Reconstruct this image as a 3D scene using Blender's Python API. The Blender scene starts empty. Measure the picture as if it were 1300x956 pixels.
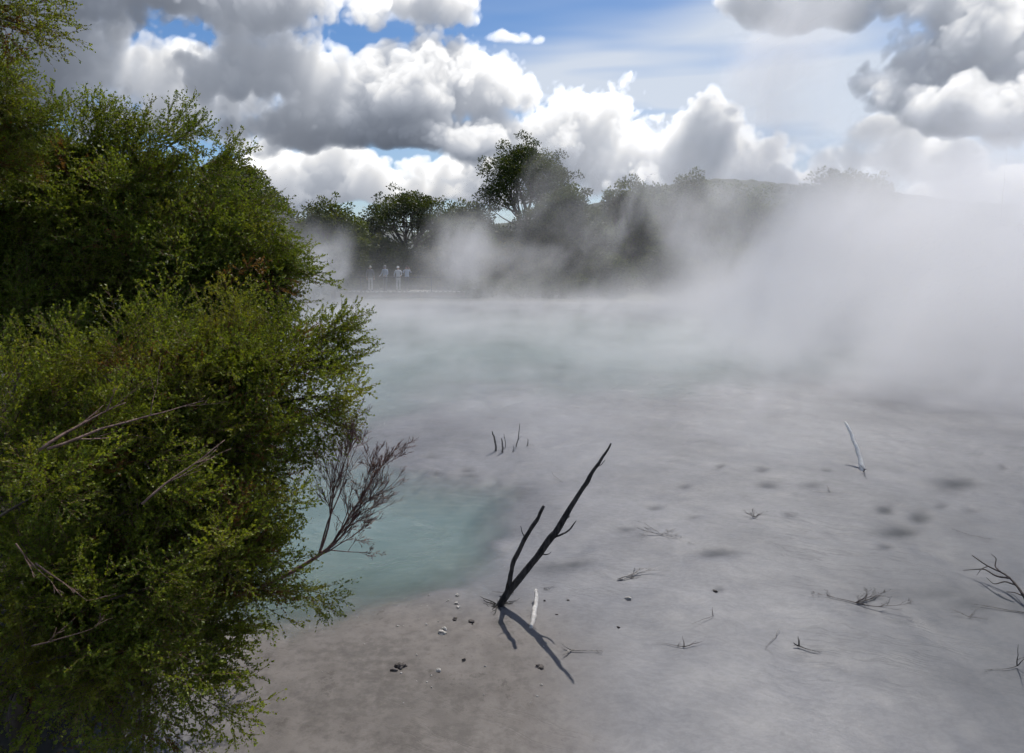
import bpy, bmesh, math, random, os
import numpy as np
from mathutils import Vector, Matrix, Euler

sc = bpy.context.scene
col = sc.collection
R = math.radians
PI = math.pi

# ---------------------------------------------------------------- camera
CAM = Vector((0.0, 0.0, 4.0))
PITCH = R(8.43)
FPX = 928.0                      # focal length in photograph pixels (1300 wide)
cd = bpy.data.cameras.new('camera'); cam = bpy.data.objects.new('camera', cd); col.objects.link(cam)
cd.sensor_fit = 'HORIZONTAL'; cd.sensor_width = 36.0
cd.lens = FPX / 1300.0 * 36.0
cd.shift_y = -44.5 / 1300.0
cd.clip_start = 0.05; cd.clip_end = 8000
cam.location = CAM
cam.rotation_euler = (PI / 2 - PITCH, 0, 0)
sc.camera = cam

def ray(px, py):
    """direction in the world of a point of the photograph"""
    x = (px - 650.0) / FPX; y = -(py - 433.5) / FPX
    c, s = math.cos(PITCH), math.sin(PITCH)
    return Vector((x, c + y * s, -s + y * c))       # y-forward, pitched down
def gp(px, py, z=0.0):
    d = ray(px, py); t = (z - CAM.z) / d.z
    return CAM + d * t
def at(px, py, Y):
    d = ray(px, py); return CAM + d * (Y / d.y)
def project(P):
    """world points (n,3) -> photograph pixels"""
    P = np.asarray(P, float) - np.array(CAM)
    c, s = math.cos(PITCH), math.sin(PITCH)
    f = P[:, 1] * c - P[:, 2] * s; u = P[:, 1] * s + P[:, 2] * c
    f = np.maximum(f, 1e-3)
    return np.stack([650 + FPX * P[:, 0] / f, 433.5 - FPX * u / f], 1)
SUN_EL, SUN_AZ = R(50), R(19)    # azimuth to the right of +Y

# ---------------------------------------------------------------- node helper
class NT:
    """tiny expression layer over a node tree"""
    def __init__(s, tree): s.t = tree
    def new(s, typ, **kw):
        n = s.t.nodes.new(typ)
        for k, v in kw.items(): setattr(n, k, v)
        return n
    def put(s, sock, v):
        if isinstance(v, X): s.t.links.new(v.s, sock)
        elif v is not None: sock.default_value = v
    def m(s, op, a, b=None, c=None):
        n = s.new('ShaderNodeMath', operation=op)
        for i, v in enumerate((a, b, c)):
            if v is not None: s.put(n.inputs[i], v)
        return X(s, n.outputs[0])
    def vm(s, op, a, b=None, scale=None, out=0):
        n = s.new('ShaderNodeVectorMath', operation=op)
        s.put(n.inputs[0], a)
        if b is not None: s.put(n.inputs[1], b)
        if scale is not None: s.put(n.inputs['Scale'], scale)
        return X(s, n.outputs[out])
    def comb(s, x, y, z):
        n = s.new('ShaderNodeCombineXYZ')
        for i, v in enumerate((x, y, z)): s.put(n.inputs[i], v)
        return X(s, n.outputs[0])
    def sep(s, v):
        n = s.new('ShaderNodeSeparateXYZ'); s.put(n.inputs[0], v)
        return [X(s, n.outputs[i]) for i in range(3)]
    def noise(s, v, scale=1.0, detail=2.0, rough=0.5, lac=2.0, dist=0.0, dim='3D', color=False):
        n = s.new('ShaderNodeTexNoise', noise_dimensions=dim)
        s.put(n.inputs['Vector'], v); s.put(n.inputs['Scale'], scale); s.put(n.inputs['Detail'], detail)
        s.put(n.inputs['Roughness'], rough); s.put(n.inputs['Lacunarity'], lac); s.put(n.inputs['Distortion'], dist)
        return X(s, n.outputs[1 if color else 0])
    def voro(s, v, scale=1.0, detail=0.0, rough=0.5, lac=2.0, dim='2D', feature='F1', smooth=None, out='Distance', rnd=1.0):
        n = s.new('ShaderNodeTexVoronoi', voronoi_dimensions=dim, feature=feature)
        n.normalize = True
        s.put(n.inputs['Vector'], v); s.put(n.inputs['Scale'], scale); s.put(n.inputs['Detail'], detail)
        s.put(n.inputs['Roughness'], rough); s.put(n.inputs['Lacunarity'], lac); s.put(n.inputs['Randomness'], rnd)
        if smooth is not None: s.put(n.inputs['Smoothness'], smooth)
        return X(s, n.outputs[out])
    def ss(s, v, a, b, lo=0.0, hi=1.0):
        n = s.new('ShaderNodeMapRange', interpolation_type='SMOOTHSTEP')
        s.put(n.inputs[0], v); s.put(n.inputs[1], a); s.put(n.inputs[2], b); s.put(n.inputs[3], lo); s.put(n.inputs[4], hi)
        return X(s, n.outputs[0])
    def lin(s, v, a, b, lo=0.0, hi=1.0):
        n = s.new('ShaderNodeMapRange'); n.clamp = True
        s.put(n.inputs[0], v); s.put(n.inputs[1], a); s.put(n.inputs[2], b); s.put(n.inputs[3], lo); s.put(n.inputs[4], hi)
        return X(s, n.outputs[0])
    def mix(s, f, a, b, blend='MIX'):
        n = s.new('ShaderNodeMix', data_type='RGBA', blend_type=blend)
        s.put(n.inputs[0], f)
        for i, v in ((6, a), (7, b)):
            s.put(n.inputs[i], (*v, 1) if isinstance(v, tuple) and len(v) == 3 else v)
        return X(s, n.outputs[2])
class X:
    def __init__(s, t, sock): s.n = t; s.s = sock
    def __add__(s, o): return s.n.m('ADD', s, o)
    __radd__ = __add__
    def __sub__(s, o): return s.n.m('SUBTRACT', s, o)
    def __rsub__(s, o): return s.n.m('SUBTRACT', o, s)
    def __mul__(s, o): return s.n.m('MULTIPLY', s, o)
    __rmul__ = __mul__
    def __truediv__(s, o): return s.n.m('DIVIDE', s, o)
    def max(s, o): return s.n.m('MAXIMUM', s, o)
    def min(s, o): return s.n.m('MINIMUM', s, o)
    def smax(s, o, k): return s.n.m('SMOOTH_MAX', s, o, k)
    def pow(s, o): return s.n.m('POWER', s, o)
    def clamp(s): return s.n.m('MINIMUM', s.n.m('MAXIMUM', s, 0.0), 1.0)
# ---------------------------------------------------------------- sky, sun
def build_world():
    w = bpy.data.worlds.new('World'); sc.world = w; w.use_nodes = True
    t = w.node_tree; t.nodes.clear(); n = NT(t)
    out = n.new('ShaderNodeOutputWorld')
    sky = n.new('ShaderNodeTexSky', sky_type='NISHITA')
    sky.sun_disc = False; sky.sun_elevation = SUN_EL; sky.sun_rotation = SUN_AZ
    sky.altitude = 300; sky.air_density = 1.0; sky.dust_density = 0.3; sky.ozone_density = 3.0
    bg = n.new('ShaderNodeBackground'); bg.inputs[1].default_value = SKY_STRENGTH
    # unseen broken cloud overhead and behind the viewer, added as fill light
    d = n.vm('NORMALIZE', X(n, n.new('ShaderNodeTexCoord').outputs['Generated'])); x, y, z = n.sep(d)
    q = n.vm('MULTIPLY', d, (1.0, 1.0, 2.2))
    cl = n.ss(n.noise(q, 2.6, 4.0, 0.58), 0.44, 0.62) * n.ss(y - z * 0.9, 0.42, 0.12) * n.ss(z, -0.02, 0.1)
    n.put(bg.inputs[0], n.mix(cl * 0.85, n.vm('MULTIPLY', X(n, sky.outputs[0]), (0.56, 0.78, 1.02)), (7.2, 7.5, 8.0))); t.links.new(bg.outputs[0], out.inputs[0])
SKY_STRENGTH = 0.085
build_world()
sl = bpy.data.lights.new('sun', 'SUN'); so = bpy.data.objects.new('sun', sl); col.objects.link(so)
sl.energy = 3.7; sl.angle = R(0.53); sl.color = (1.0, 0.95, 0.87)
so.location = (20, 60, 70)
SUND = Vector((math.sin(SUN_AZ) * math.cos(SUN_EL), math.cos(SUN_AZ) * math.cos(SUN_EL), math.sin(SUN_EL)))
so.rotation_euler = SUND.to_track_quat('Z', 'Y').to_euler()
sc.view_settings.view_transform = 'Standard'; sc.view_settings.look = 'None'; sc.view_settings.exposure = 0; sc.view_settings.gamma = 1
# ---------------------------------------------------------------- cumulus: density grid lit by the sun, in code
def bspline_w(n, length, f, rng):
    """interpolation matrix (n x lattice) of a uniform cubic b-spline, f lattice cells over the axis"""
    x = np.linspace(0, f, n, dtype=np.float64) + rng.random()
    i = np.floor(x).astype(int); t = x - i
    M = np.zeros((n, int(f) + 6), np.float32)
    r = np.arange(n)
    for k, wv in enumerate(((1 - t) ** 3 / 6, (3 * t ** 3 - 6 * t ** 2 + 4) / 6, (-3 * t ** 3 + 3 * t ** 2 + 3 * t + 1) / 6, t ** 3 / 6)):
        M[r, i + k] += wv
    return M
def noise3(shape, lens, cell, rng):
    """smooth noise on a regular grid; lens = axis lengths, cell = feature size; about unit variance"""
    W = [bspline_w(n, L, L / cell, rng) for n, L in zip(shape, lens)]
    g = rng.standard_normal([w.shape[1] for w in W]).astype(np.float32)
    g = np.tensordot(W[0], g, (1, 0)); g = np.tensordot(g, W[1], (1, 1)); g = np.tensordot(g, W[2], (1, 1))
    return g * 2.6
def noise2(shape, lens, cell, rng):
    W = [bspline_w(n, L, L / cell, rng) for n, L in zip(shape, lens)]
    g = rng.standard_normal([w.shape[1] for w in W]).astype(np.float32)
    return (W[0] @ g @ W[1].T) * 2.0
# blobs: px, py, rx, ry, depth, depth radius, soft
CLOUDS = [
    # far low cumulus
    (400, 226, 74, 26, 60, 40), (466, 242, 60, 16, 60, 34), (556, 226, 48, 20, 60, 34), (352, 236, 46, 40, 60, 40), (612, 228, 60, 26, 60, 34), (500, 252, 200, 18, 60, 40),
    (1180, 262, 160, 24, 60, 34), (1040, 250, 90, 24, 60, 34), (1290, 240, 90, 24, 60, 40),
    # bank of bright heads
    (742, 152, 58, 44, 20, 44), (700, 190, 92, 44, 20, 50), (812, 192, 60, 36, 20, 44), (868, 184, 40, 34, 20, 36), (906, 170, 46, 40, 30, 40), (945, 200, 64, 30, 30, 40), (850, 226, 200, 34, 24, 50),
    (1005, 224, 66, 20, 30, 34), (1140, 172, 44, 22, 30, 30), (1180, 200, 60, 26, 30, 30),
    # great middle cloud
    (590, 90, 66, 42, -10, 46), (548, 74, 40, 30, -10, 40), (516, 116, 82, 42, -20, 48), (444, 140, 70, 36, -20, 44), (624, 126, 56, 38, -6, 50), (490, 172, 130, 22, -24, 50), (596, 176, 76, 28, -16, 56),
    (385, 178, 60, 24, -20, 50), (655, 196, 50, 34, 0, 44),
    # scraps
    (520, 8, 74, 30, 20, 30), (580, 20, 38, 28, 20, 26), (478, 4, 34, 20, 20, 20), (662, 42, 24, 9, 30, 9),
    # left bank
    (325, 96, 84, 42, -50, 44), (388, 96, 40, 34, -46, 34), (245, 126, 84, 36, -30, 36), (160, 92, 100, 46, -10, 36), (70, 60, 100, 54, -10, 36), (340, 160, 80, 20, -50, 44), (20, 100, 90, 70, -10, 40), (200, 150, 60, 20, -34, 34),
    # dark deck along the top left
    (190, -26, 180, 54, -60, 50), (330, -22, 86, 38, -60, 42), (60, -34, 150, 54, -60, 46), (255, 0, 100, 26, -66, 34), (-160, 0, 200, 130, -20, 60), (-300, 100, 200, 120, -20, 60),
    # right hand tower
    (1246, 66, 70, 50, -10, 46), (1190, 102, 54, 36, -20, 40), (1290, 20, 74, 60, 0, 50), (1285, 128, 96, 40, -40, 56), (1226, 6, 36, 40, 0, 36), (1385, 110, 80, 60, -20, 50),
    # soft cloud at the top centre
    (1000, -20, 84, 40, 30, 30), (1080, -8, 60, 26, 30, 26), (950, 12, 50, 20, 30, 20), (1130, -60, 120, 60, 30, 40),
]
def cloud_grid():
    rng = np.random.default_rng(5)
    g, gw = 1.3, 3.4
    A0, A1, E0, E1 = -720.0, 720.0, -30.0, 500.0       # azimuth and elevation, in 1/928 rad
    W0, W1 = -130.0, 110.0
    nu, nv, nw = int((A1 - A0) / g), int((E1 - E0) / g), int((W1 - W0) / gw)
    us = np.linspace(A0, A1, nu, dtype=np.float32); vs = np.linspace(E0, E1, nv, dtype=np.float32); ws = np.linspace(W0, W1, nw, dtype=np.float32)
    shape, lens = (nu, nv, nw), (A1 - A0, E1 - E0, W1 - W0)
    s2, l2 = shape[:2], lens[:2]
    du = sum(noise2(s2, l2, c, rng) * a for c, a in ((90, 9), (40, 4.5), (18, 2)))
    dv = sum(noise2(s2, l2, c, rng) * a for c, a in ((90, 6), (40, 4), (18, 2)))
    U = us[:, None] + du; V = vs[None, :] + dv
    B = np.full(shape, -1.0, np.float32)
    for (px, py, rx, ry, w, rw) in CLOUDS:
        r = ray(px, py).normalized(); cu, cv = math.atan2(r.x, r.y) * FPX, math.asin(r.z) * FPX
        i0, i1 = np.searchsorted(us, (cu - rx * 1.9 - 25, cu + rx * 1.9 + 25)); j0, j1 = np.searchsorted(vs, (cv - ry * 1.9 - 25, cv + ry * 1.9 + 25))
        if i1 <= i0 or j1 <= j0: continue
        qv = (V[i0:i1, j0:j1] - cv); qv = np.where(qv < 0, qv / (ry * 0.72), qv / ry)
        q2 = ((U[i0:i1, j0:j1] - cu) / rx) ** 2 + qv ** 2
        b = 1.0 - np.sqrt(q2[:, :, None] + ((ws - w) / rw)[None, None, :] ** 2)
        s = B[i0:i1, j0:j1]
        h = np.maximum(0.25 - np.abs(s - b), 0) / 0.25
        B[i0:i1, j0:j1] = np.maximum(s, b) + h * h * (0.25 * 0.25)
    N = np.zeros(shape, np.float32)
    for c, a in ((64, .32), (34, .42), (17, .36), (9, .24), (4.8, .14)):
        N += (np.abs(noise3(shape, lens, c, rng)) - 0.56) * a
    N += noise3(shape, lens, 105, rng) * 0.16
    m_ = np.clip((B + 0.75) / 0.6, 0, 1)
    F = B * 1.25 + N * (m_ * m_ * (3 - 2 * m_))
    dens = np.clip(F / 0.10, 0, 1) * np.clip(0.35 + F * 0.9, 0.35, 1.0)
    # a veil of thin cloud
    del N, B, F, m_
    sig = 0.085
    # light: march every row towards the sun (up, a little right, from behind)
    lu, lw = 0.30, 0.34                       # shift per unit of v
    ds = math.sqrt(1 + lu * lu + lw * lw) * g
    tau = np.zeros(shape, np.float32)
    cur = np.zeros((nu, nw), np.float32)
    def shift(a, s, axis):
        k = int(math.floor(s)); f = s - k
        def sh(a, k):
            if k == 0: return a
            o = np.zeros_like(a)
            if axis == 0: o[:-k] = a[k:]
            else: o[:, :-k] = a[:, k:]
            return o
        return sh(a, k) * (1 - f) + sh(a, k + 1) * f
    for j in range(nv - 1, -1, -1):
        tau[:, j] = cur + dens[:, j] * (0.5 * ds)
        cur = shift(shift(cur + dens[:, j] * ds, lu, 0), lw * g / gw, 1)
    tau *= sig
    # ambient: how much cloud lies above and below
    up = np.cumsum(dens[:, ::-1], 1, dtype=np.float32)[:, ::-1] * (g * sig)
    L = np.zeros(shape, np.float32)
    for i, (a, b) in enumerate(((1.0, 1.0), (0.62, 0.34), (0.40, 0.11), (0.30, 0.035))):
        L += a * np.exp(-tau * b)
    amb = 0.45 * np.exp(-up * 0.12) + 0.30
    T = np.ones((nu, nv), np.float32); Ls = np.zeros((nu, nv), np.float32); As = np.zeros((nu, nv), np.float32)
    for k in range(nw):                       # front (small w) to back
        e = np.exp(-dens[:, :, k] * (sig * gw * 1.15))
        q = T * (1 - e)
        Ls += q * L[:, :, k]; As += q * amb[:, :, k]; T *= e
    return us / FPX, vs / FPX, 1 - T, Ls, As
def mesh_np(name, verts, faces, attrs=None, smooth=False):
    """mesh from numpy arrays; faces (n,k)"""
    me = bpy.data.meshes.new(name)
    verts = np.ascontiguousarray(verts, np.float32); faces = np.ascontiguousarray(faces, np.int32)
    nf, k = faces.shape
    me.vertices.add(len(verts)); me.vertices.foreach_set('co', verts.ravel())
    me.loops.add(nf * k); me.loops.foreach_set('vertex_index', faces.ravel())
    me.polygons.add(nf); me.polygons.foreach_set('loop_start', np.arange(0, nf * k, k, dtype=np.int32))
    if smooth: me.polygons.foreach_set('use_smooth', np.ones(nf, bool))
    me.update(calc_edges=True)
    for nm, typ, arr in (attrs or []):
        a = me.attributes.new(nm, typ, 'POINT')
        a.data.foreach_set('color' if 'COLOR' in typ else ('vector' if typ == 'FLOAT_VECTOR' else 'value'), np.ascontiguousarray(arr, np.float32).ravel())
    return me
def grid_faces(nu, nv):
    i = np.arange((nu - 1) * (nv - 1)); a = i // (nv - 1); b = i % (nv - 1); q = a * nv + b
    return np.stack([q, q + nv, q + nv + 1, q + 1], 1)
def link(o, parent=None, **props):
    col.objects.link(o)
    if parent is not None: o.parent = parent
    for k, v in props.items(): o[k] = v
    return o
def mat(name):
    m = bpy.data.materials.new(name); m.use_nodes = True
    t = m.node_tree; t.nodes.clear(); n = NT(t)
    return m, n, n.new('ShaderNodeOutputMaterial')

def build_dome():
    us, vs, a, Ls, As = cloud_grid()
    rng = np.random.default_rng(9)
    nu, nv = a.shape
    lens = ((us[-1] - us[0]) * FPX, (vs[-1] - vs[0]) * FPX)
    Uq, Vq = us[:, None] * FPX, vs[None, :] * FPX
    def bump(px, py, rx, ry):
        r = ray(px, py).normalized()
        return np.exp(-((Uq - math.atan2(r.x, r.y) * FPX) / rx) ** 2 - ((Vq - math.asin(r.z) * FPX) / ry) ** 2)
    # shade painted into the cloud colours, as if higher cloud hung over them
    sh = 1 - .28 * bump(230, -5, 190, 48) - .30 * bump(455, 178, 110, 26) - .18 * bump(1275, 132, 70, 34) - .18 * bump(60, 100, 120, 90)
    Ls = (Ls / 1.6) ** 1.22 * 1.6 * sh; As = As * (.55 + .45 * sh)
    lowt = np.clip(Ls / 1.1, 0, 1)[..., None]
    Ls = Ls[..., None] * (lowt + (1 - lowt) * np.array([.84, .94, 1.14]))
    C = Ls * np.array([.68, .67, .655]) + As[..., None] * np.array([.085, .112, .165])
    # cirrus streaks behind the cumulus
    st = np.zeros((nu, nv), np.float32)
    for cu, cv, am in ((420, 60, .5), (200, 26, .5), (90, 11, .35), (40, 5, .2)):
        W0_, W1_ = bspline_w(nu, lens[0], lens[0] / cu, rng), bspline_w(nv, lens[1], lens[1] / cv, rng)
        st += (W0_ @ rng.standard_normal((W0_.shape[1], W1_.shape[1])).astype(np.float32) @ W1_.T) * am * 1.6
    env = bump(900, 140, 300, 70) + 0.7 * bump(760, 110, 170, 60) + 0.9 * bump(990, 40, 110, 150) + 0.8 * bump(1180, 240, 300, 90) + .07
    env = np.clip(env, 0, 1)
    veil = np.clip(0.62 + 0.55 * st, 0, 1) * env * 0.9
    hz = np.clip(1 - Vq / 150.0, 0, 1) ** 1.6 * 0.5
    va = 1 - (1 - veil) * (1 - hz)
    vc = np.array([.70, .755, .84])
    alpha = 1 - (1 - a) * (1 - va)
    rgb = (C + ((1 - a) * va)[..., None] * vc) / np.maximum(alpha, 1e-3)[..., None]
    # fade out at the ends of the sector
    ed = np.clip(np.minimum(Uq - Uq[0], Uq[-1] - Uq) / 40, 0, 1) * np.clip((Vq[0, -1] - Vq) / 60, 0, 1)
    rgba = np.concatenate([rgb, (alpha * ed)[..., None]], 2)
    Rd = 3000.0
    uu, vv = np.meshgrid(us, vs, indexing='ij')
    P = np.stack([np.sin(uu) * np.cos(vv), np.cos(uu) * np.cos(vv), np.sin(vv)], 2) * Rd + np.array(CAM)
    me = mesh_np('sky', P.reshape(-1, 3), grid_faces(nu, nv), [('cloud', 'FLOAT_COLOR', rgba)])
    m, n, out = mat('sky_cloud'); m.cycles.emission_sampling = 'NONE'
    at_ = n.new('ShaderNodeAttribute', attribute_name='cloud')
    em = n.new('ShaderNodeEmission'); tr = n.new('ShaderNodeBsdfTransparent'); mx = n.new('ShaderNodeMixShader')
    L = n.t.links
    L.new(at_.outputs[0], em.inputs[0]); L.new(at_.outputs['Alpha'], mx.inputs[0]); L.new(tr.outputs[0], mx.inputs[1]); L.new(em.outputs[0], mx.inputs[2])
    L.new(mx.outputs[0], out.inputs[0])
    me.materials.append(m)
    o = link(bpy.data.objects.new('sky', me), kind='structure', label='blue sky with white and grey cumulus clouds')

build_dome()
# ---------------------------------------------------------------- ground, lake
POOL = np.array([(-400, 560), (330, 545), (420, 552), (470, 566), (505, 590), (560, 602), (618, 612), (660, 634), (668, 668), (648, 712), (612, 742), (565, 762), (500, 784), (420, 802), (330, 816), (200, 830), (-400, 840)], float)
LAKE = np.array([(-900, 377), (100, 378), (400, 379), (560, 378), (800, 377), (1100, 374), (1500, 372), (2400, 372), (2400, 470), (1500, 492), (1250, 508), (1000, 500), (850, 512), (700, 516), (585, 520), (530, 530), (498, 548), (462, 580), (400, 590), (-900, 560)], float)
def poly_sd(P, poly):
    """signed distance (inside > 0) of points to a polygon"""
    d2 = np.full(len(P), 1e18); inside = np.zeros(len(P), bool)
    for a, b in zip(poly, np.roll(poly, -1, 0)):
        e = b - a; w = P - a
        t = np.clip((w @ e) / (e @ e), 0, 1)
        q = w - t[:, None] * e
        d2 = np.minimum(d2, (q * q).sum(1))
        c = (a[1] > P[:, 1]) != (b[1] > P[:, 1])
        xi = a[0] + (P[:, 1] - a[1]) * e[0] / (e[1] if abs(e[1]) > 1e-9 else 1e-9)
        inside ^= c & (P[:, 0] < xi)
    return np.where(inside, 1, -1) * np.sqrt(d2)
_rg = np.random.default_rng(3)
_gl = _rg.standard_normal((64, 64)).astype(np.float32)
def vnoise(x, y, cell, seed=0):
    x = np.asarray(x) / cell + seed * 7.3 + 900; y = np.asarray(y) / cell + seed * 3.1 + 900
    i = np.floor(x).astype(int); j = np.floor(y).astype(int); u = x - i; v = y - j
    u = u * u * (3 - 2 * u); v = v * v * (3 - 2 * v); g = lambda a, b: _gl[(a + seed * 5) % 64, (b + seed * 11) % 64]
    return (g(i, j) * (1 - u) + g(i + 1, j) * u) * (1 - v) + (g(i, j + 1) * (1 - u) + g(i + 1, j + 1) * u) * v
# dark wet hollows in the mud: px, py, rx, ry, strength
DENTS = [(1213, 618, 24, 9, 1), (1141, 678, 24, 9, 1), (1121, 648, 11, 5, .9), (1170, 661, 14, 6, .9), (918, 710, 26, 5, .8), (974, 617, 12, 4, .8), (965, 598, 7, 3, .7), (915, 593, 5, 3, .7), (1048, 600, 6, 3, .7),
         (1200, 650, 9, 4, .6), (1127, 700, 7, 3, .7), (908, 755, 6, 3, .7), (868, 617, 8, 3, .6), (1030, 620, 16, 4, .5), (1240, 658, 12, 4, .5), (1277, 596, 5, 3, .6), (700, 722, 40, 9, .6), (727, 718, 20, 6, .8), (553, 602, 6, 3, .8), (588, 597, 7, 3, .7),
         (590, 604, 10, 3, .6), (830, 648, 9, 3, .7), (795, 677, 9, 3, .6), (545, 580, 8, 3, .5), (880, 662, 8, 3, .5), (1005, 655, 7, 3, .5), (580, 625, 50, 16, .35), (640, 625, 40, 14, .4), (1180, 760, 60, 10, .35), (1240, 775, 60, 12, .45)]
def ground_field(x, y):
    """height of the land (m) over the lake's level, and dampness"""
    P = np.stack([x, y, np.zeros_like(x)], 1)
    q = project(P)
    q[y < 1.0] = (650, 3000)
    wob = np.stack([vnoise(x, y, 1.1, 1) * 14 + vnoise(x, y, .35, 2) * 6, vnoise(x, y, 1.3, 3) * 11 + vnoise(x, y, .3, 4) * 4 + vnoise(x, y, .12, 4) * 2], 1)
    sd = np.maximum(poly_sd(q + wob, POOL), poly_sd(q + wob * .6, LAKE))
    far = np.clip((y - 40) / 4, 0, 1)
    soft = 88.0
    h = np.where(sd > 0, -0.45 * (1 - np.exp(-(np.maximum(sd, 0) / soft) ** 1.55)), 0.05 * (1 - np.exp(np.minimum(sd, 0) / 30.0)))
    h = h + 0.006 * vnoise(x, y, .5, 5) + 0.003 * vnoise(x, y, .17, 6)
    shore = np.clip(-sd, 0, None)
    # far bank and country beyond
    fy = np.clip((y - 44.5) / 12, 0, 1)
    h = np.where(sd < 0, h + fy * 0.9 + np.clip((y - 60) / 200, 0, 1) * 3.0, h)
    # bank under the trees on the left
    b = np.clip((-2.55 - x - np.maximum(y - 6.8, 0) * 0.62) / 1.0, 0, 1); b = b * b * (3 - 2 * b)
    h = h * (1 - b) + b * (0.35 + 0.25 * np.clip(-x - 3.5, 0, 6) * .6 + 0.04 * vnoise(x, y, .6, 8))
    damp = np.zeros_like(x)
    for (px, py, rx, ry, s) in DENTS:
        k = np.exp(-(((q[:, 0] + wob[:, 0] * .35 - px) / rx) ** 2 + ((q[:, 1] + wob[:, 1] * .2 - py) / ry) ** 2)) * s
        damp = np.maximum(damp, k)
    h = h - damp * 0.03
    near = np.exp(-((q[:, 0] - 500) / 290.0) ** 2) * np.clip((q[:, 1] - 690) / 130, 0, 1)    # sandy brown margin
    return h, damp, near, b
def axis(lo, hi, fine_lo, fine_hi, step, grow=1.07):
    a = list(np.arange(fine_lo, fine_hi, step)); s = step; v = a[-1]
    while v < hi: s *= grow; v += s; a.append(v)
    s = step; v = fine_lo; pre = []
    while v > lo: s *= grow; v -= s; pre.append(v)
    return np.array(pre[::-1] + a)
def mud_material():
    m, n, out = mat('mud'); L = n.t.links
    b = n.new('ShaderNodeBsdfPrincipled'); b.inputs['Specular IOR Level'].default_value = 0.4
    g = X(n, n.new('ShaderNodeNewGeometry').outputs['Position'])
    x, y, z = n.sep(g)
    A = lambda nm: X(n, n.new('ShaderNodeAttribute', attribute_name=nm).outputs['Fac'])
    damp, near, bank = A('damp'), A('near'), A('bank')
    # flow lines run down to the right
    w = n.vm('SUBTRACT', n.noise(g, 0.9, 3.0, 0.5, color=True), (0.5, 0.5, 0.5))
    gw = n.vm('ADD', g, n.vm('SCALE', w, scale=0.55))
    r = n.new('ShaderNodeVectorRotate', rotation_type='Z_AXIS'); n.put(r.inputs['Vector'], gw); r.inputs['Angle'].default_value = R(24)
    fl = n.vm('MULTIPLY', X(n, r.outputs[0]), (0.35, 2.6, 1.0))
    f1 = n.noise(fl, 1.5, 5.0, 0.62); f2 = n.noise(fl, 5.0, 4.0, 0.6)
    line = n.ss(n.m('ABSOLUTE', f1 - 0.5), 0.03, 0.0) * n.ss(n.noise(g, 0.35, 2.0), 0.42, 0.62)
    blot = n.noise(g, 0.55, 4.0, 0.6); fine = n.noise(g, 9.0, 5.0, 0.65); grit = n.noise(g, 55.0, 3.0, 0.7)
    right = n.ss(x - y * 0.15, 0.6, 4.5) * n.ss(y, 14.0, 7.5)
    silver = n.mix(n.ss(blot * 0.6 + n.noise(g, 0.22, 3.0, 0.55) * 0.4, 0.36, 0.62), (0.108, 0.110, 0.125), (0.178, 0.179, 0.196))
    silver = n.mix(n.ss(f2, 0.35, 0.7) * 0.28, silver, (0.10, 0.104, 0.12))
    silver = n.mix((line * (0.35 + right * 0.6)).clamp(), silver, (0.05, 0.056, 0.068))
    tex = n.noise(n.vm('MULTIPLY', gw, (1.0, 1.6, 1.0)), 13.0, 5.0, 0.72)
    silver = n.mix(n.ss(tex, 0.40, 0.64) * 0.22, silver, (0.075, 0.08, 0.093))
    silver = n.mix(n.ss(tex, 0.60, 0.36) * 0.14, silver, (0.27, 0.27, 0.285))
    pock = n.ss(n.voro(gw, 3.4, 1.0, 0.5, dim='3D'), 0.15, 0.05) * n.ss(n.noise(g, 0.7, 2.0), 0.5, 0.62)
    silver = n.mix(pock * 0.55, silver, (0.05, 0.055, 0.068))
    silver = n.mix(right * 0.68, silver, (0.052, 0.058, 0.07))
    brown = n.mix(n.ss(fine * 0.5 + blot * 0.5, 0.38, 0.62), (0.098, 0.086, 0.078), (0.185, 0.165, 0.152))
    mott = n.ss(n.noise(g, 4.5, 5.0, 0.75), 0.50, 0.66) * n.ss(n.noise(g, 1.1, 2.0), 0.42, 0.6)
    brown = n.mix(mott * 0.75, brown, (0.058, 0.049, 0.043))
    c = n.mix(n.ss(near + (blot - 0.5) * 0.5, 0.2, 0.8), silver, brown)
    spk = n.ss(n.voro(g, 7.0, 2.0, 0.6, dim='3D'), 0.16, 0.06) * n.ss(near, 0.2, 0.7)
    c = n.mix(spk * 0.7, c, (0.09, 0.075, 0.06))
    c = n.mix((damp * 0.85).clamp(), c, (0.036, 0.040, 0.048))
    c = n.mix(n.ss(z, 0.035, -0.28), c, (0.12, 0.15, 0.132))
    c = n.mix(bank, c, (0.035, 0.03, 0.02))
    c = n.mix(n.ss(y + (blot - 0.5) * 3.0, 42.6, 44.2), c, (0.028, 0.034, 0.016))
    n.put(b.inputs['Base Color'], c)
    rough = (0.35 + n.noise(g, 1.6, 4.0, 0.6) * 0.3 + fine * 0.12 + n.ss(near, 0.1, 0.8) * 0.16 + damp * 0.25 + bank * 0.4).clamp()
    n.put(b.inputs['Roughness'], rough)
    bp = n.new('ShaderNodeBump'); bp.inputs['Strength'].default_value = 0.25; bp.inputs['Distance'].default_value = 0.022
    n.put(bp.inputs['Height'], f1 * 0.3 + f2 * 0.22 + fine * 0.5 + grit * 0.14 + n.noise(g, 22.0, 3.0, 0.6) * 0.2 - line * 0.3)
    L.new(bp.outputs[0], b.inputs['Normal'])
    L.new(b.outputs[0], out.inputs[0])
    return m
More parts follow.
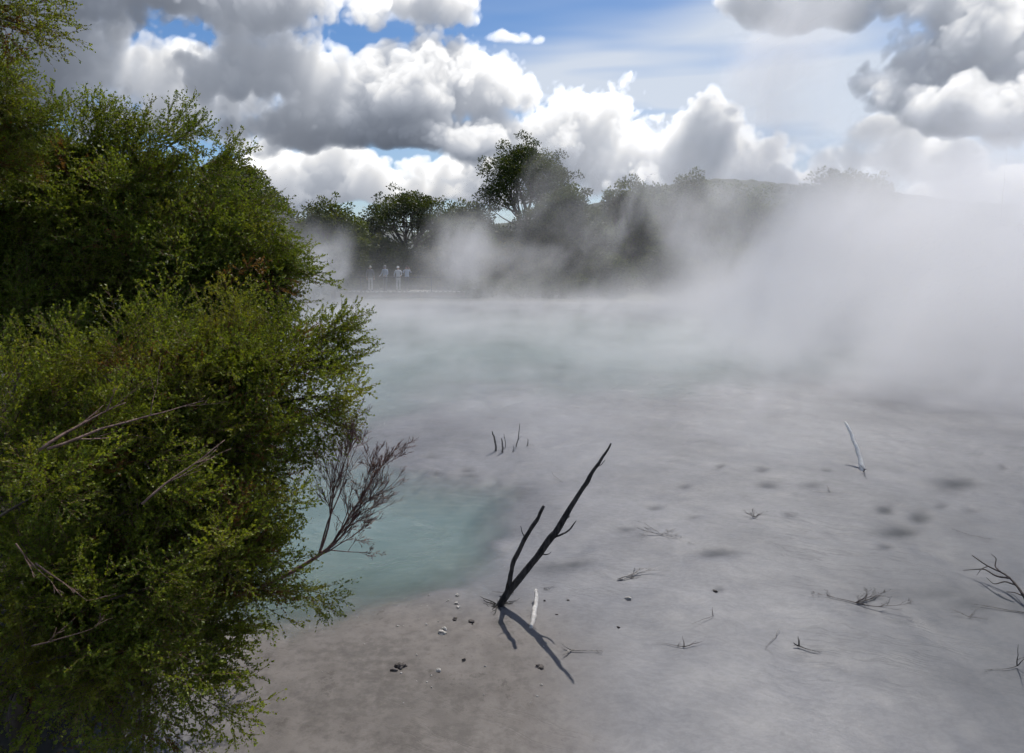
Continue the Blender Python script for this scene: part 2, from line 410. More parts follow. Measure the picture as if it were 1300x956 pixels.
def water_material():
    m, n, out = mat('lake_water'); L = n.t.links
    b = n.new('ShaderNodeBsdfPrincipled'); b.inputs['IOR'].default_value = 1.33
    g = X(n, n.new('ShaderNodeNewGeometry').outputs['Position']); x, y, z = n.sep(g)
    dep = X(n, n.new('ShaderNodeAttribute', attribute_name='depth').outputs['Fac'])
    w = n.vm('SUBTRACT', n.noise(g, 0.5, 3.0, 0.5, color=True), (0.5, 0.5, 0.5))
    gw = n.vm('ADD', g, n.vm('SCALE', w, scale=1.2))
    cl = n.noise(gw, 0.8, 4.0, 0.6); c2 = n.noise(gw, 0.22, 3.0, 0.5)
    c = n.mix(n.ss(cl, 0.32, 0.68), (0.175, 0.255, 0.246), (0.245, 0.325, 0.312))
    c = n.mix(n.ss(c2, 0.4, 0.65) * 0.5, c, (0.26, 0.32, 0.32))
    c = n.mix(n.ss(y, 10.0, 6.8) * 0.45, c, (0.20, 0.275, 0.22))
    # clots of pale foam
    fv = n.ss(n.voro(gw, 2.2, 2.0, 0.6, dim='3D'), 0.055, 0.02) * n.ss(n.noise(g, 0.8, 2.0), 0.48, 0.6)
    c = n.mix(fv * 0.8, c, (0.62, 0.66, 0.66))
    n.put(b.inputs['Base Color'], c)
    n.put(b.inputs['Roughness'], n.lin(n.noise(g, 1.1, 3.0), 0.35, 0.7, 0.10, 0.26) + fv * 0.4)
    bp = n.new('ShaderNodeBump'); bp.inputs['Strength'].default_value = 0.7; bp.inputs['Distance'].default_value = 0.025
    q = n.vm('MULTIPLY', gw, (1.0, 1.8, 1.0))
    n.put(bp.inputs['Height'], n.noise(q, 3.2, 3.0, 0.55) + n.noise(q, 10.0, 3.0, 0.6) * 0.35)
    L.new(bp.outputs[0], b.inputs['Normal'])
    tr = n.new('ShaderNodeBsdfTransparent'); mx = n.new('ShaderNodeMixShader')
    n.put(mx.inputs[0], n.lin(1.0 - n.m('EXPONENT', dep * -4.6), 0.0, 1.0, 0.0, 0.985))
    L.new(tr.outputs[0], mx.inputs[1]); L.new(b.outputs[0], mx.inputs[2]); L.new(mx.outputs[0], out.inputs[0])
    return m
def build_ground():
    xs = axis(-2500, 2500, -7.5, 13.0, 0.055, 1.06); ys = axis(-300, 3200, 5.0, 18.0, 0.055, 1.045)
    xx, yy = np.meshgrid(xs, ys, indexing='ij'); x, y = xx.ravel(), yy.ravel()
    h, damp, near, b = ground_field(x, y)
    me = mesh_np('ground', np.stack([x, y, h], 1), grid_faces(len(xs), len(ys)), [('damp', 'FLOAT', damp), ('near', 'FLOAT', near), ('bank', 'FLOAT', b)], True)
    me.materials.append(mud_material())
    link(bpy.data.objects.new('ground', me), kind='structure', label='wet silver grey mud flat around the lake')
    keep_x = (xs > -70) & (xs < 110); keep_y = (ys > 4.5) & (ys < 60)
    xs, ys = xs[keep_x][::2], ys[keep_y][::2]
    xx, yy = np.meshgrid(xs, ys, indexing='ij'); x, y = xx.ravel(), yy.ravel()
    h, *_ = ground_field(x, y)
    dep = np.clip(-h, 0, None)
    F = grid_faces(len(xs), len(ys)); F = F[(dep[F] > 0.0005).any(1)]
    used = np.unique(F); idx = np.full(len(x), -1); idx[used] = np.arange(len(used))
    me = mesh_np('water', np.stack([x, y, np.zeros_like(x)], 1)[used], idx[F], [('depth', 'FLOAT', dep[used])], True)
    me.materials.append(water_material())
    link(bpy.data.objects.new('water', me), kind='structure', label='milky turquoise water of the hot lake')
build_ground()
def ground_z(x, y):
    return float(ground_field(np.array([float(x)]), np.array([float(y)]))[0][0])

# distant hill behind the steam
def build_hill():
    xs = np.linspace(-60, 620, 420); ys = np.linspace(230, 520, 110)
    xx, yy = np.meshgrid(xs, ys, indexing='ij'); x, y = xx.ravel(), yy.ravel()
    ridge = np.interp(x / y * FPX + 650, [560, 760, 860, 905, 1000, 1120, 1200, 1300, 1500, 1900], [296, 262, 236, 230, 240, 246, 256, 263, 266, 280])
    top = (296 - ridge) / FPX * 330 + 4
    h = top * np.exp(-((y - 330) / 85.0) ** 2) * 1.0 + vnoise(x, y, 26, 3) * 0.7 + vnoise(x, y, 8, 2) * 0.35 + vnoise(x, y, 3.2, 1) * 0.35
    me = mesh_np('hills', np.stack([x, y, h], 1), grid_faces(420, 110), None, True)
    m, n, out = mat('wooded_hill'); b = n.new('ShaderNodeBsdfPrincipled'); g = X(n, n.new('ShaderNodeNewGeometry').outputs['Position'])
    n.put(b.inputs['Base Color'], n.mix(n.ss(n.noise(g, 0.12, 5.0, 0.7), 0.35, 0.65), (0.022, 0.032, 0.018), (0.06, 0.072, 0.036)))
    b.inputs['Roughness'].default_value = 0.9
    bp = n.new('ShaderNodeBump'); bp.inputs['Distance'].default_value = 3.0; n.put(bp.inputs['Height'], n.noise(g, 0.2, 4.0, 0.7)); n.t.links.new(bp.outputs[0], b.inputs['Normal'])
    n.t.links.new(b.outputs[0], out.inputs[0]); me.materials.append(m)
    link(bpy.data.objects.new('hills', me), kind='structure', label='low wooded hill beyond the lake')
build_hill()
# ---------------------------------------------------------------- vegetation
class MB:
    """collects tubes, leaves and patches (quads) into one mesh"""
    def __init__(s): s.V, s.F, s.A, s.n = [], [], [], 0
    def add(s, v, f, a=None):
        v = np.asarray(v, np.float32); s.V.append(v); s.F.append(np.asarray(f, np.int64) + s.n)
        s.A.append(np.zeros(len(v), np.float32) if a is None else np.broadcast_to(np.asarray(a, np.float32), (len(v),))); s.n += len(v)
    def tube(s, pts, rad, sides=5, a=None, cap=True):
        P = np.asarray(pts, float); r = np.broadcast_to(np.asarray(rad, float), (len(P),))
        T = np.gradient(P, axis=0); T /= np.linalg.norm(T, axis=1, keepdims=True) + 1e-9
        ref = np.array([0.31, 0.17, 0.93]) if abs(T[0, 2]) < 0.9 else np.array([0.9, 0.3, 0.1])
        A = np.cross(T, ref); A /= np.linalg.norm(A, axis=1, keepdims=True) + 1e-9
        B = np.cross(T, A)
        an = np.arange(sides) / sides * 2 * PI
        ring = P[:, None] + r[:, None, None] * (A[:, None] * np.cos(an)[None, :, None] + B[:, None] * np.sin(an)[None, :, None])
        k = len(P); i = np.arange((k - 1) * sides); q, t = i // sides, i % sides; t2 = (t + 1) % sides
        F = np.stack([q * sides + t, q * sides + t2, (q + 1) * sides + t2, (q + 1) * sides + t], 1)
        V = ring.reshape(-1, 3)
        if cap:
            e = np.concatenate([P[-1:] + T[-1:] * r[-1] * .6, P[:1] - T[:1] * r[0] * .3])
            b = (k - 1) * sides; tt = np.arange(sides)
            F = np.concatenate([F, np.stack([b + tt, b + (tt + 1) % sides, np.full(sides, k * sides), np.full(sides, k * sides)], 1)[:, :4]])
            V = np.concatenate([V, e])
            F2 = np.stack([(tt + 1) % sides, tt, np.full(sides, k * sides + 1), np.full(sides, k * sides + 1)], 1)
            F = np.concatenate([F, F2])
        s.add(V, F, a)
    def build(s, name, material, parent=None, smooth=True, **props):
        V = np.concatenate(s.V); F = np.concatenate(s.F)
        # quads whose last two corners coincide become triangles
        tri = F[:, 2] == F[:, 3]
        me = bpy.data.meshes.new(name); me.vertices.add(len(V)); me.vertices.foreach_set('co', V.ravel())
        loops = np.concatenate([F[~tri].ravel(), F[tri][:, :3].ravel()]).astype(np.int32)
        nq, nt = int((~tri).sum()), int(tri.sum())
        me.loops.add(len(loops)); me.loops.foreach_set('vertex_index', loops)
        me.polygons.add(nq + nt); me.polygons.foreach_set('loop_start', np.concatenate([np.arange(nq) * 4, nq * 4 + np.arange(nt) * 3]).astype(np.int32))
        if smooth: me.polygons.foreach_set('use_smooth', np.ones(nq + nt, bool))
        me.update(calc_edges=True)
        a = me.attributes.new('tint', 'FLOAT', 'POINT'); a.data.foreach_set('value', np.concatenate(s.A).astype(np.float32))
        me.materials.append(material)
        return link(bpy.data.objects.new(name, me), parent, **props)

def leaf_material(name, dark, light, warm, trans=0.38):
    m, n, out = mat(name); L = n.t.links
    t = X(n, n.new('ShaderNodeAttribute', attribute_name='tint').outputs['Fac'])
    g = X(n, n.new('ShaderNodeNewGeometry').outputs['Position'])
    c = n.mix(n.ss(t, 0.1, 0.9), dark, light)
    c = n.mix(n.ss(n.noise(g, 1.5, 3.0, 0.6), 0.5, 0.7) * 0.6, c, warm)
    c = n.mix(n.ss(t, 1.2, 1.8), c, (0.20, 0.11, 0.04))
    d = n.new('ShaderNodeBsdfPrincipled'); n.put(d.inputs['Base Color'], c); d.inputs['Roughness'].default_value = 0.5; d.inputs['Specular IOR Level'].default_value = 0.3
    tr = n.new('ShaderNodeBsdfTranslucent'); n.put(tr.inputs[0], n.mix(1.0, c, (1.0, 0.95, 0.35), 'MULTIPLY'))
    mx = n.new('ShaderNodeMixShader'); mx.inputs[0].default_value = trans
    L.new(d.outputs[0], mx.inputs[1]); L.new(tr.outputs[0], mx.inputs[2]); L.new(mx.outputs[0], out.inputs[0])
    return m
def wood_material(name, a, b, scale=14.0, rough=0.85, bump=0.01, stretch=0.25):
    m, n, out = mat(name); L = n.t.links
    p = n.new('ShaderNodeBsdfPrincipled'); g = X(n, n.new('ShaderNodeNewGeometry').outputs['Position'])
    q = n.vm('MULTIPLY', g, (1.0, 1.0, stretch))
    ns = n.noise(q, scale, 5.0, 0.65)
    n.put(p.inputs['Base Color'], n.mix(n.ss(ns, 0.35, 0.65), a, b)); p.inputs['Roughness'].default_value = rough
    bp = n.new('ShaderNodeBump'); bp.inputs['Distance'].default_value = bump; n.put(bp.inputs['Height'], n.noise(q, scale * 2.2, 4.0, 0.7)); L.new(bp.outputs[0], p.inputs['Normal'])
    L.new(p.outputs[0], out.inputs[0]); return m
BARK = wood_material('bark', (0.05, 0.036, 0.026), (0.13, 0.10, 0.075), 9.0)
TWIG = wood_material('twig_bark', (0.11, 0.052, 0.034), (0.24, 0.135, 0.09), 20.0)
DEADTWIG = wood_material('dead_twig', (0.11, 0.058, 0.05), (0.24, 0.14, 0.115), 20.0)
LEAF_NEAR = leaf_material('manuka_leaf', (0.088, 0.128, 0.018), (0.275, 0.335, 0.040), (0.32, 0.29, 0.045), 0.5)
LEAF_DARK = leaf_material('kanuka_leaf', (0.080, 0.120, 0.02), (0.24, 0.31, 0.042), (0.26, 0.24, 0.045), 0.5)
LEAF_FAR = leaf_material('far_leaf', (0.034, 0.052, 0.014), (0.115, 0.15, 0.032), (0.14, 0.13, 0.04), 0.36)

def nrm(v): return v / (np.linalg.norm(v, axis=-1, keepdims=True) + 1e-9)
def leaf_quads(b, t, w, L, W):
    """diamond leaves: base, direction, width direction -> verts (n*4,3), faces"""
    L = L[:, None]; W = W[:, None]; m = b + t * L * 0.5
    V = np.stack([b, m + w * W, b + t * L, m - w * W], 1).reshape(-1, 3)
    return V, np.arange(len(V)).reshape(-1, 4)
def spray_template(rng, leaf=0.023, width=0.0078, gap=0.0115, n_side=9, fuzz=1.0):
    """one leafy shoot 1 unit (0.6 m) long along +x: twig tubes and leaves"""
    tw = MB(); lb, lt, lw, ll = [], [], [], []
    L0 = 0.6
    def twig(p, d, L, r, bend):
        k = max(4, int(L / 0.06)); s = np.linspace(0, 1, k)[:, None]
        pts = p + d * L * s + bend * (s ** 2) * L + rng.normal(0, .006, (k, 3)) * s
        tw.tube(pts, np.linspace(r, r * .35, k), 3, cap=False)
        m = max(3, int(L / gap)); u = np.sort(rng.random(m) * .95 + .05)[:, None]
        q = p + d * L * u + bend * u ** 2 * L
        tg = nrm(d + 2 * bend * u)
        side = nrm(np.cross(tg, rng.normal(size=(m, 3))))
        t = nrm(tg * 0.75 + side * (0.55 + .4 * rng.random((m, 1))))
        lb.append(q); lt.append(t); lw.append(nrm(np.cross(t, rng.normal(size=(m, 3))))); ll.append(rng.uniform(.65, 1.25, m))
    bend = np.array([0, rng.normal(0, .08), rng.uniform(-.12, .16)])
    d0 = np.array([1., 0, 0]); twig(np.zeros(3), d0, L0, .0032, bend)
    for i in range(n_side):
        u = 0.12 + 0.8 * (i + rng.random() * .6) / n_side
        sgn = 1 if i % 2 else -1
        an = R(rng.uniform(28, 52)) * sgn; el = rng.normal(0.12, .35)
        d = nrm(np.array([math.cos(an), math.sin(an), math.sin(el)]))
        Ls = L0 * (0.62 * (1 - u) + 0.13) * rng.uniform(.75, 1.2)
        p = d0 * L0 * u + bend * u * u * L0
        b2 = np.array([.12, -.10 * sgn, rng.uniform(-.1, .2)])
        twig(p, d, Ls, .002, b2)
        if Ls > .2:
            for _ in range(2):
                v = rng.uniform(.25, .7); d3 = nrm(d + rng.normal(0, .5, 3)); twig(p + d * Ls * v + b2 * v * v * Ls, d3, Ls * .45, .0014, np.zeros(3))
    lb, lt, lw, ll = map(np.concatenate, (lb, lt, lw, ll))
    lv, lf = leaf_quads(lb, lt, lw, ll * leaf, ll * width)
    return np.concatenate(tw.V), np.concatenate(tw.F), lv, lf, np.repeat(rng.random(len(lb)), 4)
def frames(d, up, roll):
    """rotation matrices taking +x to d, +z near up, rolled"""
    x = nrm(d); y = nrm(np.cross(up, x)); z = np.cross(x, y)
    c, s = np.cos(roll)[:, None], np.sin(roll)[:, None]
    return np.stack([x, y * c + z * s, z * c - y * s], 2)
def place(mb, V, F, a, pos, Rm, sc_, tint=None):
    n = len(pos)
    W = np.einsum('nij,kj->nki', Rm, V) * sc_[:, None, None] + pos[:, None]
    f = (F[None] + (np.arange(n) * len(V))[:, None, None]).reshape(-1, 4)
    av = np.broadcast_to(a[None], (n, len(V))) if tint is None else np.where(((tint * 9973.0) % 1.0)[:, None] < .05, 2.0, np.clip(a[None] * .45 + tint[:, None] * .6, 0, 1))
    mb.add(W.reshape(-1, 3), f, av.reshape(-1))
_tr = np.random.default_rng(21)
SPRAYS = [spray_template(_tr) for _ in range(9)]
def plumes(root, pts, seed, leafmat, n=9, scale=(.5, .9), droop=-.08, pull=.46):
    """thin leafy shoots that stand out of the outline: (start, end) pairs"""
    rng = np.random.default_rng(seed); fol, tw = MB(), MB()
    for a, c in pts:
        a, c = np.array(a, float), np.array(c, float); c = c - nrm(c - a) * min(pull, .6 * np.linalg.norm(c - a)); L = np.linalg.norm(c - a); b = (a + c) / 2 + np.array([0, 0, .12 * L]); t = np.linspace(0, 1, 9)
        wood = MB(); wood.tube(bez(a - nrm(c - a) * .3, b, c, t), .011 - .009 * t, 4, cap=False); wood.build('branch', BARK, root)
        k = int(n * max(1, L / .8)); u = rng.uniform(.15, 1.0, k); pos = bez(a, b, c, u); d = nrm(nrm(c - a) + rng.normal(0, .42, (k, 3)) + np.array([0, 0, droop]))
        Rm = frames(d, np.array([0, 0, 1.0]) + rng.normal(0, .2, (k, 3)), rng.normal(0, .4, k)); sc_ = rng.uniform(*scale, k); wh = rng.integers(0, len(SPRAYS), k)
        for i, (tv, tf, lv, lf, la) in enumerate(SPRAYS):
            m = wh == i
            if m.any(): place(fol, lv, lf, la, pos[m], Rm[m], sc_[m], rng.random(m.sum())); place(tw, tv, tf, np.zeros(len(tv), np.float32), pos[m], Rm[m], sc_[m])
    tw.build('twig', TWIG, root); fol.build('foliage', leafmat, root, smooth=False)
def bez(a, b, c, t): t = np.asarray(t)[:, None]; return a * (1 - t) ** 2 + 2 * b * t * (1 - t) + c * t * t

def leafy(root, boughs, seed, leafmat, sprays_per_m=15, spread=0.75, scale=(0.6, 1.15), up=0.22, sub=(3, 5), sub_len=(0.35, 0.8), trunk_r=0.065, lift=0.25, drift=(0.25, 0, 0), reach=0.4):
    """a shrub or tree seen close: boughs are (start, end) pairs; fills root with branch and foliage"""
    rng = np.random.default_rng(seed)
    wood = MB(); pos, dirs, scl, tin = [], [], [], []
    drift = np.array(drift)
    def shoot(p, d, s, t): pos.append(p); dirs.append(d); scl.append(s); tin.append(t)
    for (a, c, w) in boughs:
        a, c = np.array(a, float), np.array(c, float); c = c - nrm(c - a) * min(reach, .5 * np.linalg.norm(c - a)); L = np.linalg.norm(c - a)
        b = (a + c) / 2 + np.array([0, 0, lift * L * rng.uniform(.2, 1.1)]) + rng.normal(0, .06, 3) * L
        k = max(6, int(L / .25)); t = np.linspace(0, 1, k); P = bez(a, b, c, t)
        P[1:-1] += rng.normal(0, .012, (k - 2, 3)) * L ** .5
        r0 = trunk_r * (0.35 + 0.12 * L); wood.tube(P, r0 * (1 - t * .88) + .002, 5, cap=False)
        bt = rng.random()
        def at_t(u):
            q = bez(a, b, c, [u])[0]; e = bez(a, b, c, [min(u + .03, 1.0)])[0] - bez(a, b, c, [u - .03])[0]; return q, nrm(e)
        ns = int(L * .7 * sprays_per_m * w)
        for _ in range(ns):
            u = 1 - .7 * rng.random() ** 1.25; q, e = at_t(u)
            d = nrm(e * .8 + rng.normal(0, spread * .75, 3) + np.array([0, 0, up]) + drift)
            shoot(q, d, rng.uniform(*scale) * (1.0 if u < .9 else .85), bt * .5 + rng.random() * .5)
        for _ in range(int(rng.integers(*sub) * w * max(1, L / 1.5))):
            u = rng.uniform(.3, .97); q, e = at_t(u)
            d = nrm(e * .7 + rng.normal(0, .6, 3) + np.array([0, 0, up]) + drift); SL = rng.uniform(*sub_len)
            m2 = q + d * SL * .5 + rng.normal(0, .05, 3); e2 = q + d * SL + np.array([0, 0, rng.uniform(-.05, .1)])
            tt = np.linspace(0, 1, 5); P2 = bez(q, m2, e2, tt); wood.tube(P2, .009 - .007 * tt, 4, cap=False)
            for _ in range(int(SL * 13)):
                v = rng.uniform(.15, 1.0); q2 = bez(q, m2, e2, [v])[0]
                d2 = nrm(d * .9 + rng.normal(0, .55, 3) + np.array([0, 0, up]) + drift * .6)
                shoot(q2, d2, rng.uniform(*scale) * .85, bt * .5 + rng.random() * .5)
    pos, dirs, scl, tin = map(np.array, (pos, dirs, scl, tin))
    fol, tw = MB(), MB()
    which = rng.integers(0, len(SPRAYS), len(pos)); roll = rng.normal(0, .6, len(pos))
    Rm = frames(dirs, np.array([0, 0, 1.0]) + rng.normal(0, .2, (len(pos), 3)), roll)
    for i, (tv, tf, lv, lf, la) in enumerate(SPRAYS):
        k = which == i
        if not k.any(): continue
        place(fol, lv, lf, la, pos[k], Rm[k], scl[k], tin[k])
        place(tw, tv, tf, np.zeros(len(tv), np.float32), pos[k], Rm[k], scl[k])
    print(root.name, 'sprays', len(pos), 'leaves', sum(len(v) for v in fol.V) // 4)
    wood.build('branch', BARK, root); tw.build('twig', TWIG, root); fol.build('foliage', leafmat, root, smooth=False)

def bare_branch(mb, p, d, L, r, rng, depth=3, n=(3, 6), spread=.55, up=.15, curl=.12, sides=5, minr=.0016):
    """recursive leafless branch"""
    k = max(5, int(L / .07)); P = [np.array(p, float)]; dd = nrm(np.array(d, float))
    for i in range(k - 1):
        dd = nrm(dd + rng.normal(0, curl, 3) + np.array([0, 0, up * .06])); P.append(P[-1] + dd * L / (k - 1))
    P = np.array(P); mb.tube(P, np.maximum(np.linspace(r, r * .3, k), minr), sides if depth > 1 else 3)
    if depth <= 0: return
    for _ in range(int(rng.integers(*n))):
        i = int(rng.integers(max(1, k // 5), k)); e = nrm(P[min(i + 1, k - 1)] - P[i - 1])
        d2 = nrm(e + rng.normal(0, spread, 3) + np.array([0, 0, up]))
        bare_branch(mb, P[i], d2, L * rng.uniform(.35, .62) * (1 - .35 * i / k), max(r * (1 - .7 * i / k) * .62, minr), rng, depth - 1, n, spread, up, curl, sides, minr)
def empty(name, loc, label, cat, group=None):
    o = bpy.data.objects.new(name, None); o.location = loc; o.empty_display_size = .3
    link(o, None, label=label, category=cat)
    if group: o['group'] = group
    bpy.context.view_layer.update()
    return o
def keep_local(root):
    """parts were modelled in world space: shift them under the empty at the thing's base"""
    for c in root.children:
        c.data.transform(Matrix.Translation(-Vector(root.location)))
    return root
def A3(px, py, Y): return np.array(at(px, py, Y))

# --- the manuka bush leaning over the pool
def near_bush():
    root = empty('manuka_bush', (-3.4, 4.6, 0.5), 'big leafy bush at lower left leaning over the turquoise pool with a bare dead branch', 'bush')
    base = np.array([-3.4, 4.6, .5]); hub1 = A3(-30, 620, 4.9); hub2 = A3(60, 760, 4.6); hub3 = A3(120, 560, 5.2); hub4 = A3(190, 800, 4.6)
    trunk = MB()
    rng = np.random.default_rng(4)
    for h in (hub1, hub2, hub3, hub4):
        t = np.linspace(0, 1, 9); P = bez(base, (base + h) / 2 + np.array([-.15, 0, .25]), h, t); P[1:-1] += rng.normal(0, .02, (7, 3)); trunk.tube(P, .062 - .03 * t, 8, cap=False)
    trunk.build('trunk', BARK, root)
    E = [  # px, py, Y, hub, weight
        (448, 432, 6.2, 3, 1.0), (425, 462, 6.1, 3, 1.0), (440, 500, 5.9, 3, .8), (392, 440, 6.1, 3, 1.1), (395, 520, 5.7, 3, 1.1), (425, 585, 5.5, 3, .9), (350, 455, 6.0, 3, 1.2), (300, 470, 5.8, 3, 1.2),
        (388, 640, 5.4, 3, 1.0), (360, 685, 5.2, 4, 1.0), (298, 715, 5.1, 4, .9), (352, 640, 5.2, 3, 1.2), (330, 580, 5.4, 3, 1.2), (255, 510, 5.5, 3, 1.2), (205, 460, 5.7, 3, 1.0),
        (235, 740, 4.9, 4, .9), (205, 785, 4.8, 4, .9), (180, 830, 4.6, 4, .9), (290, 690, 5.0, 4, 1.1), (150, 870, 4.4, 4, .9), (270, 690, 4.8, 4, 1.2), (240, 630, 4.9, 3, 1.2), (180, 620, 4.7, 1, 1.2),
        (150, 540, 5.0, 1, 1.1), (90, 480, 5.3, 1, 1.0), (40, 440, 5.6, 1, .9), (20, 540, 4.9, 1, 1.0), (90, 600, 4.6, 1, 1.2), (180, 720, 4.5, 2, 1.2), (110, 690, 4.4, 2, 1.2), (40, 660, 4.3, 1, 1.1),
        (210, 780, 4.4, 4, 1.2), (130, 790, 4.2, 2, 1.2), (60, 780, 4.1, 2, 1.1), (150, 860, 4.1, 4, 1.1), (70, 860, 4.0, 2, 1.0), (10, 830, 4.0, 2, .9), (110, 930, 3.9, 2, .9), (150, 925, 4.1, 4, .9), (10, 730, 4.1, 2, .9), (0, 920, 3.9, 2, .9)]
    hubs = {1: hub1, 2: hub2, 3: hub3, 4: hub4}
    E += [(-1, 0, 0, 0, 0)] * 0
    leafy(root, [(hubs[h] + (A3(px, py, Y) - hubs[h]) * .08, A3(px, py, Y), w) for (px, py, Y, h, w) in E] + [(hubs[h] + np.array([0, .5, 0]), A3(px - 25, py, Y + .75), w * .8) for (px, py, Y, h, w) in E if px < 400 and py < 900], 11, LEAF_NEAR, sprays_per_m=15, drift=(.22, 0, .04), reach=.5, spread=.68)
    plumes(root, [(A3(*p), A3(*q)) for p, q in (((380, 440, 6.0), (446, 418, 6.0)), ((390, 470, 5.9), (452, 462, 5.9)), ((380, 520, 5.7), (440, 530, 5.7)), ((270, 740, 4.9), (330, 735, 4.9)), ((240, 800, 4.7), (312, 800, 4.7)), ((220, 840, 4.5), (300, 858, 4.5)),
        ((320, 450, 6.0), (400, 412, 6.0)), ((250, 470, 5.7), (330, 425, 5.7)), ((100, 560, 4.7), (190, 500, 4.7)), ((180, 640, 4.5), (270, 590, 4.5)), ((150, 760, 4.1), (240, 730, 4.1)), ((30, 640, 4.1), (120, 590, 4.1)), ((60, 840, 3.9), (160, 820, 3.9)))], 91, LEAF_NEAR)
    # leafless branch reaching out over the water
    rng = np.random.default_rng(17); db = MB()
    s = A3(330, 745, 5.2); e = A3(425, 690, 5.35)
    t = np.linspace(0, 1, 10); P = bez(s, (s + e) / 2 + np.array([0, 0, -.06]), e, t); db.tube(P, .017 - .004 * t, 6)
    for (px, py, L, r, n0) in ((508, 572, .95, .010, 11), (500, 615, .75, .009, 11), (474, 540, .95, .009, 11), (490, 650, .60, .006, 9), (440, 560, .8, .008, 8), (478, 705, .42, .005, 7), (495, 592, .8, .008, 10), (490, 675, .5, .006, 8)):
        q = A3(px, py, 5.4); d = q - e
        a0 = P[int(rng.integers(6, 10))]
        bare_branch(db, a0, q - a0, np.linalg.norm(q - a0) * .84, r, rng, 3, (n0 // 2, n0), .42, .24, .09, 5, .0015)
    db.build('dead_branch', DEADTWIG, root, label='brown leafless branch with fine twigs reaching over the water')
    # grey dead limbs showing inside the bush
    LIMB = wood_material('pink_grey_limb', (0.13, 0.075, 0.058), (0.27, 0.175, 0.14), 25.0)
    for (x0, y0, Y0, x1, y1, Y1, r) in ((48, 572, 4.5, 150, 505, 5.0, .012), (60, 570, 4.5, 270, 490, 5.2, .010), (135, 522, 4.85, 148, 500, 4.9, .006), (45, 715, 4.15, 110, 760, 4.25, .006), (20, 690, 4.1, 60, 740, 4.15, .005), (180, 640, 4.5, 290, 560, 4.9, .008), (40, 820, 3.95, 120, 800, 4.05, .005)):
        p, q = A3(x0, y0, Y0 - .45), A3(x1, y1, Y1 - .45)
        gb = MB(); bare_branch(gb, p, q - p, np.linalg.norm(q - p), r, rng, 2, (2, 4), .35, .1, .06, 5, .0016)
        gb.build('dead_limb', LIMB, root)
    keep_local(root)
near_bush()

def upper_tree():
    root = empty('kanuka_tree', (-5.2, 8.2, 0.6), 'dense green tree at left, its crown rising above the leaning bush against clouds', 'tree')
    base = np.array([-5.2, 8.2, .6]); hubs = [A3(40, 420, 8.0), A3(120, 330, 8.2), A3(200, 380, 8.0), A3(60, 260, 8.4)]
    trunk = MB(); rng = np.random.default_rng(6)
    for h in hubs:
        t = np.linspace(0, 1, 9); P = bez(base, (base + h) / 2 + np.array([-.2, 0, .3]), h, t); P[1:-1] += rng.normal(0, .03, (7, 3)); trunk.tube(P, .11 - .06 * t, 8, cap=False)
    trunk.build('trunk', BARK, root)
    E = [(178, 150, 8.4, 1, .7), (300, 165, 8.3, 1, .3), (205, 185, 8.2, 1, 1), (150, 200, 8.3, 1, 1), (240, 215, 8.2, 1, 1.1), (265, 265, 8.2, 2, 1.2), (310, 262, 8.2, 2, 1.1), (352, 292, 8.1, 2, 1.1), (368, 335, 7.9, 2, 1.2), (360, 385, 7.7, 2, 1.2), (345, 425, 7.5, 2, 1.0),
         (300, 330, 7.8, 2, 1.3), (285, 390, 7.6, 2, 1.3), (320, 290, 8.0, 2, 1.0), (210, 290, 7.9, 1, 1.3), (225, 350, 7.6, 2, 1.3), (200, 420, 7.4, 2, 1.2), (140, 270, 8.0, 1, 1.3), (90, 220, 8.3, 3, 1.2), (40, 215, 8.3, 3, 1.1), (60, 290, 7.9, 3, 1.3), (130, 350, 7.6, 1, 1.3),
         (100, 410, 7.3, 0, 1.2), (30, 350, 7.7, 0, 1.2), (10, 420, 7.4, 0, 1.1), (150, 470, 7.1, 0, 1.0), (270, 450, 7.2, 2, 1.0), (-20, 270, 8.0, 3, 1.0), (110, 175, 8.4, 3, .7), (330, 350, 7.6, 2, 1.2), (250, 310, 7.9, 1, 1.1), (-30, 330, 7.7, 0, 1.0), (60, 240, 8.2, 3, 1.1), (15, 250, 8.1, 3, 1.0), (100, 300, 7.9, 1, 1.1), (170, 330, 7.6, 1, 1.1), (60, 390, 7.5, 0, 1.1), (20, 300, 8.0, 3, 1.0), (250, 400, 7.5, 2, 1.1), (180, 250, 8.1, 1, 1.1), (300, 410, 7.4, 2, 1.1)]
    leafy(root, [(hubs[h] + (A3(px, py, Y) - hubs[h]) * .05, A3(px, py, Y), w) for (px, py, Y, h, w) in E + [(px + random.Random(px * 7 + py).uniform(-40, 8), py + random.Random(px + py * 3).uniform(-8, 42), Y - .45, h, w * .9) for (px, py, Y, h, w) in E if w > .75]], 31, LEAF_DARK, sprays_per_m=15, scale=(.75, 1.4), sub_len=(.4, .8), spread=.75, drift=(.2, 0, -.02), trunk_r=.06, reach=.85, up=.12)
    plumes(root, [(A3(*p), A3(*q)) for p, q in (((165, 215, 8.2), (182, 140, 8.3)), ((190, 180, 8.2), (262, 160, 8.2)), ((235, 215, 8.1), (290, 215, 8.1)), ((280, 250, 8.0), (345, 262, 8.0)), ((310, 280, 7.9), (372, 310, 7.9)), ((320, 330, 7.8), (380, 350, 7.8)), ((310, 370, 7.6), (366, 398, 7.6)), ((110, 210, 8.2), (135, 165, 8.2)), ((60, 220, 8.2), (120, 195, 8.2)),
        ((120, 300, 7.6), (210, 270, 7.6)), ((200, 360, 7.3), (290, 335, 7.3)), ((60, 370, 7.2), (160, 340, 7.2)), ((150, 420, 7.0), (250, 400, 7.0)), ((230, 430, 7.0), (320, 425, 7.0)))], 93, LEAF_DARK, n=10, scale=(.7, 1.2), pull=.6)
    keep_local(root)
upper_tree()

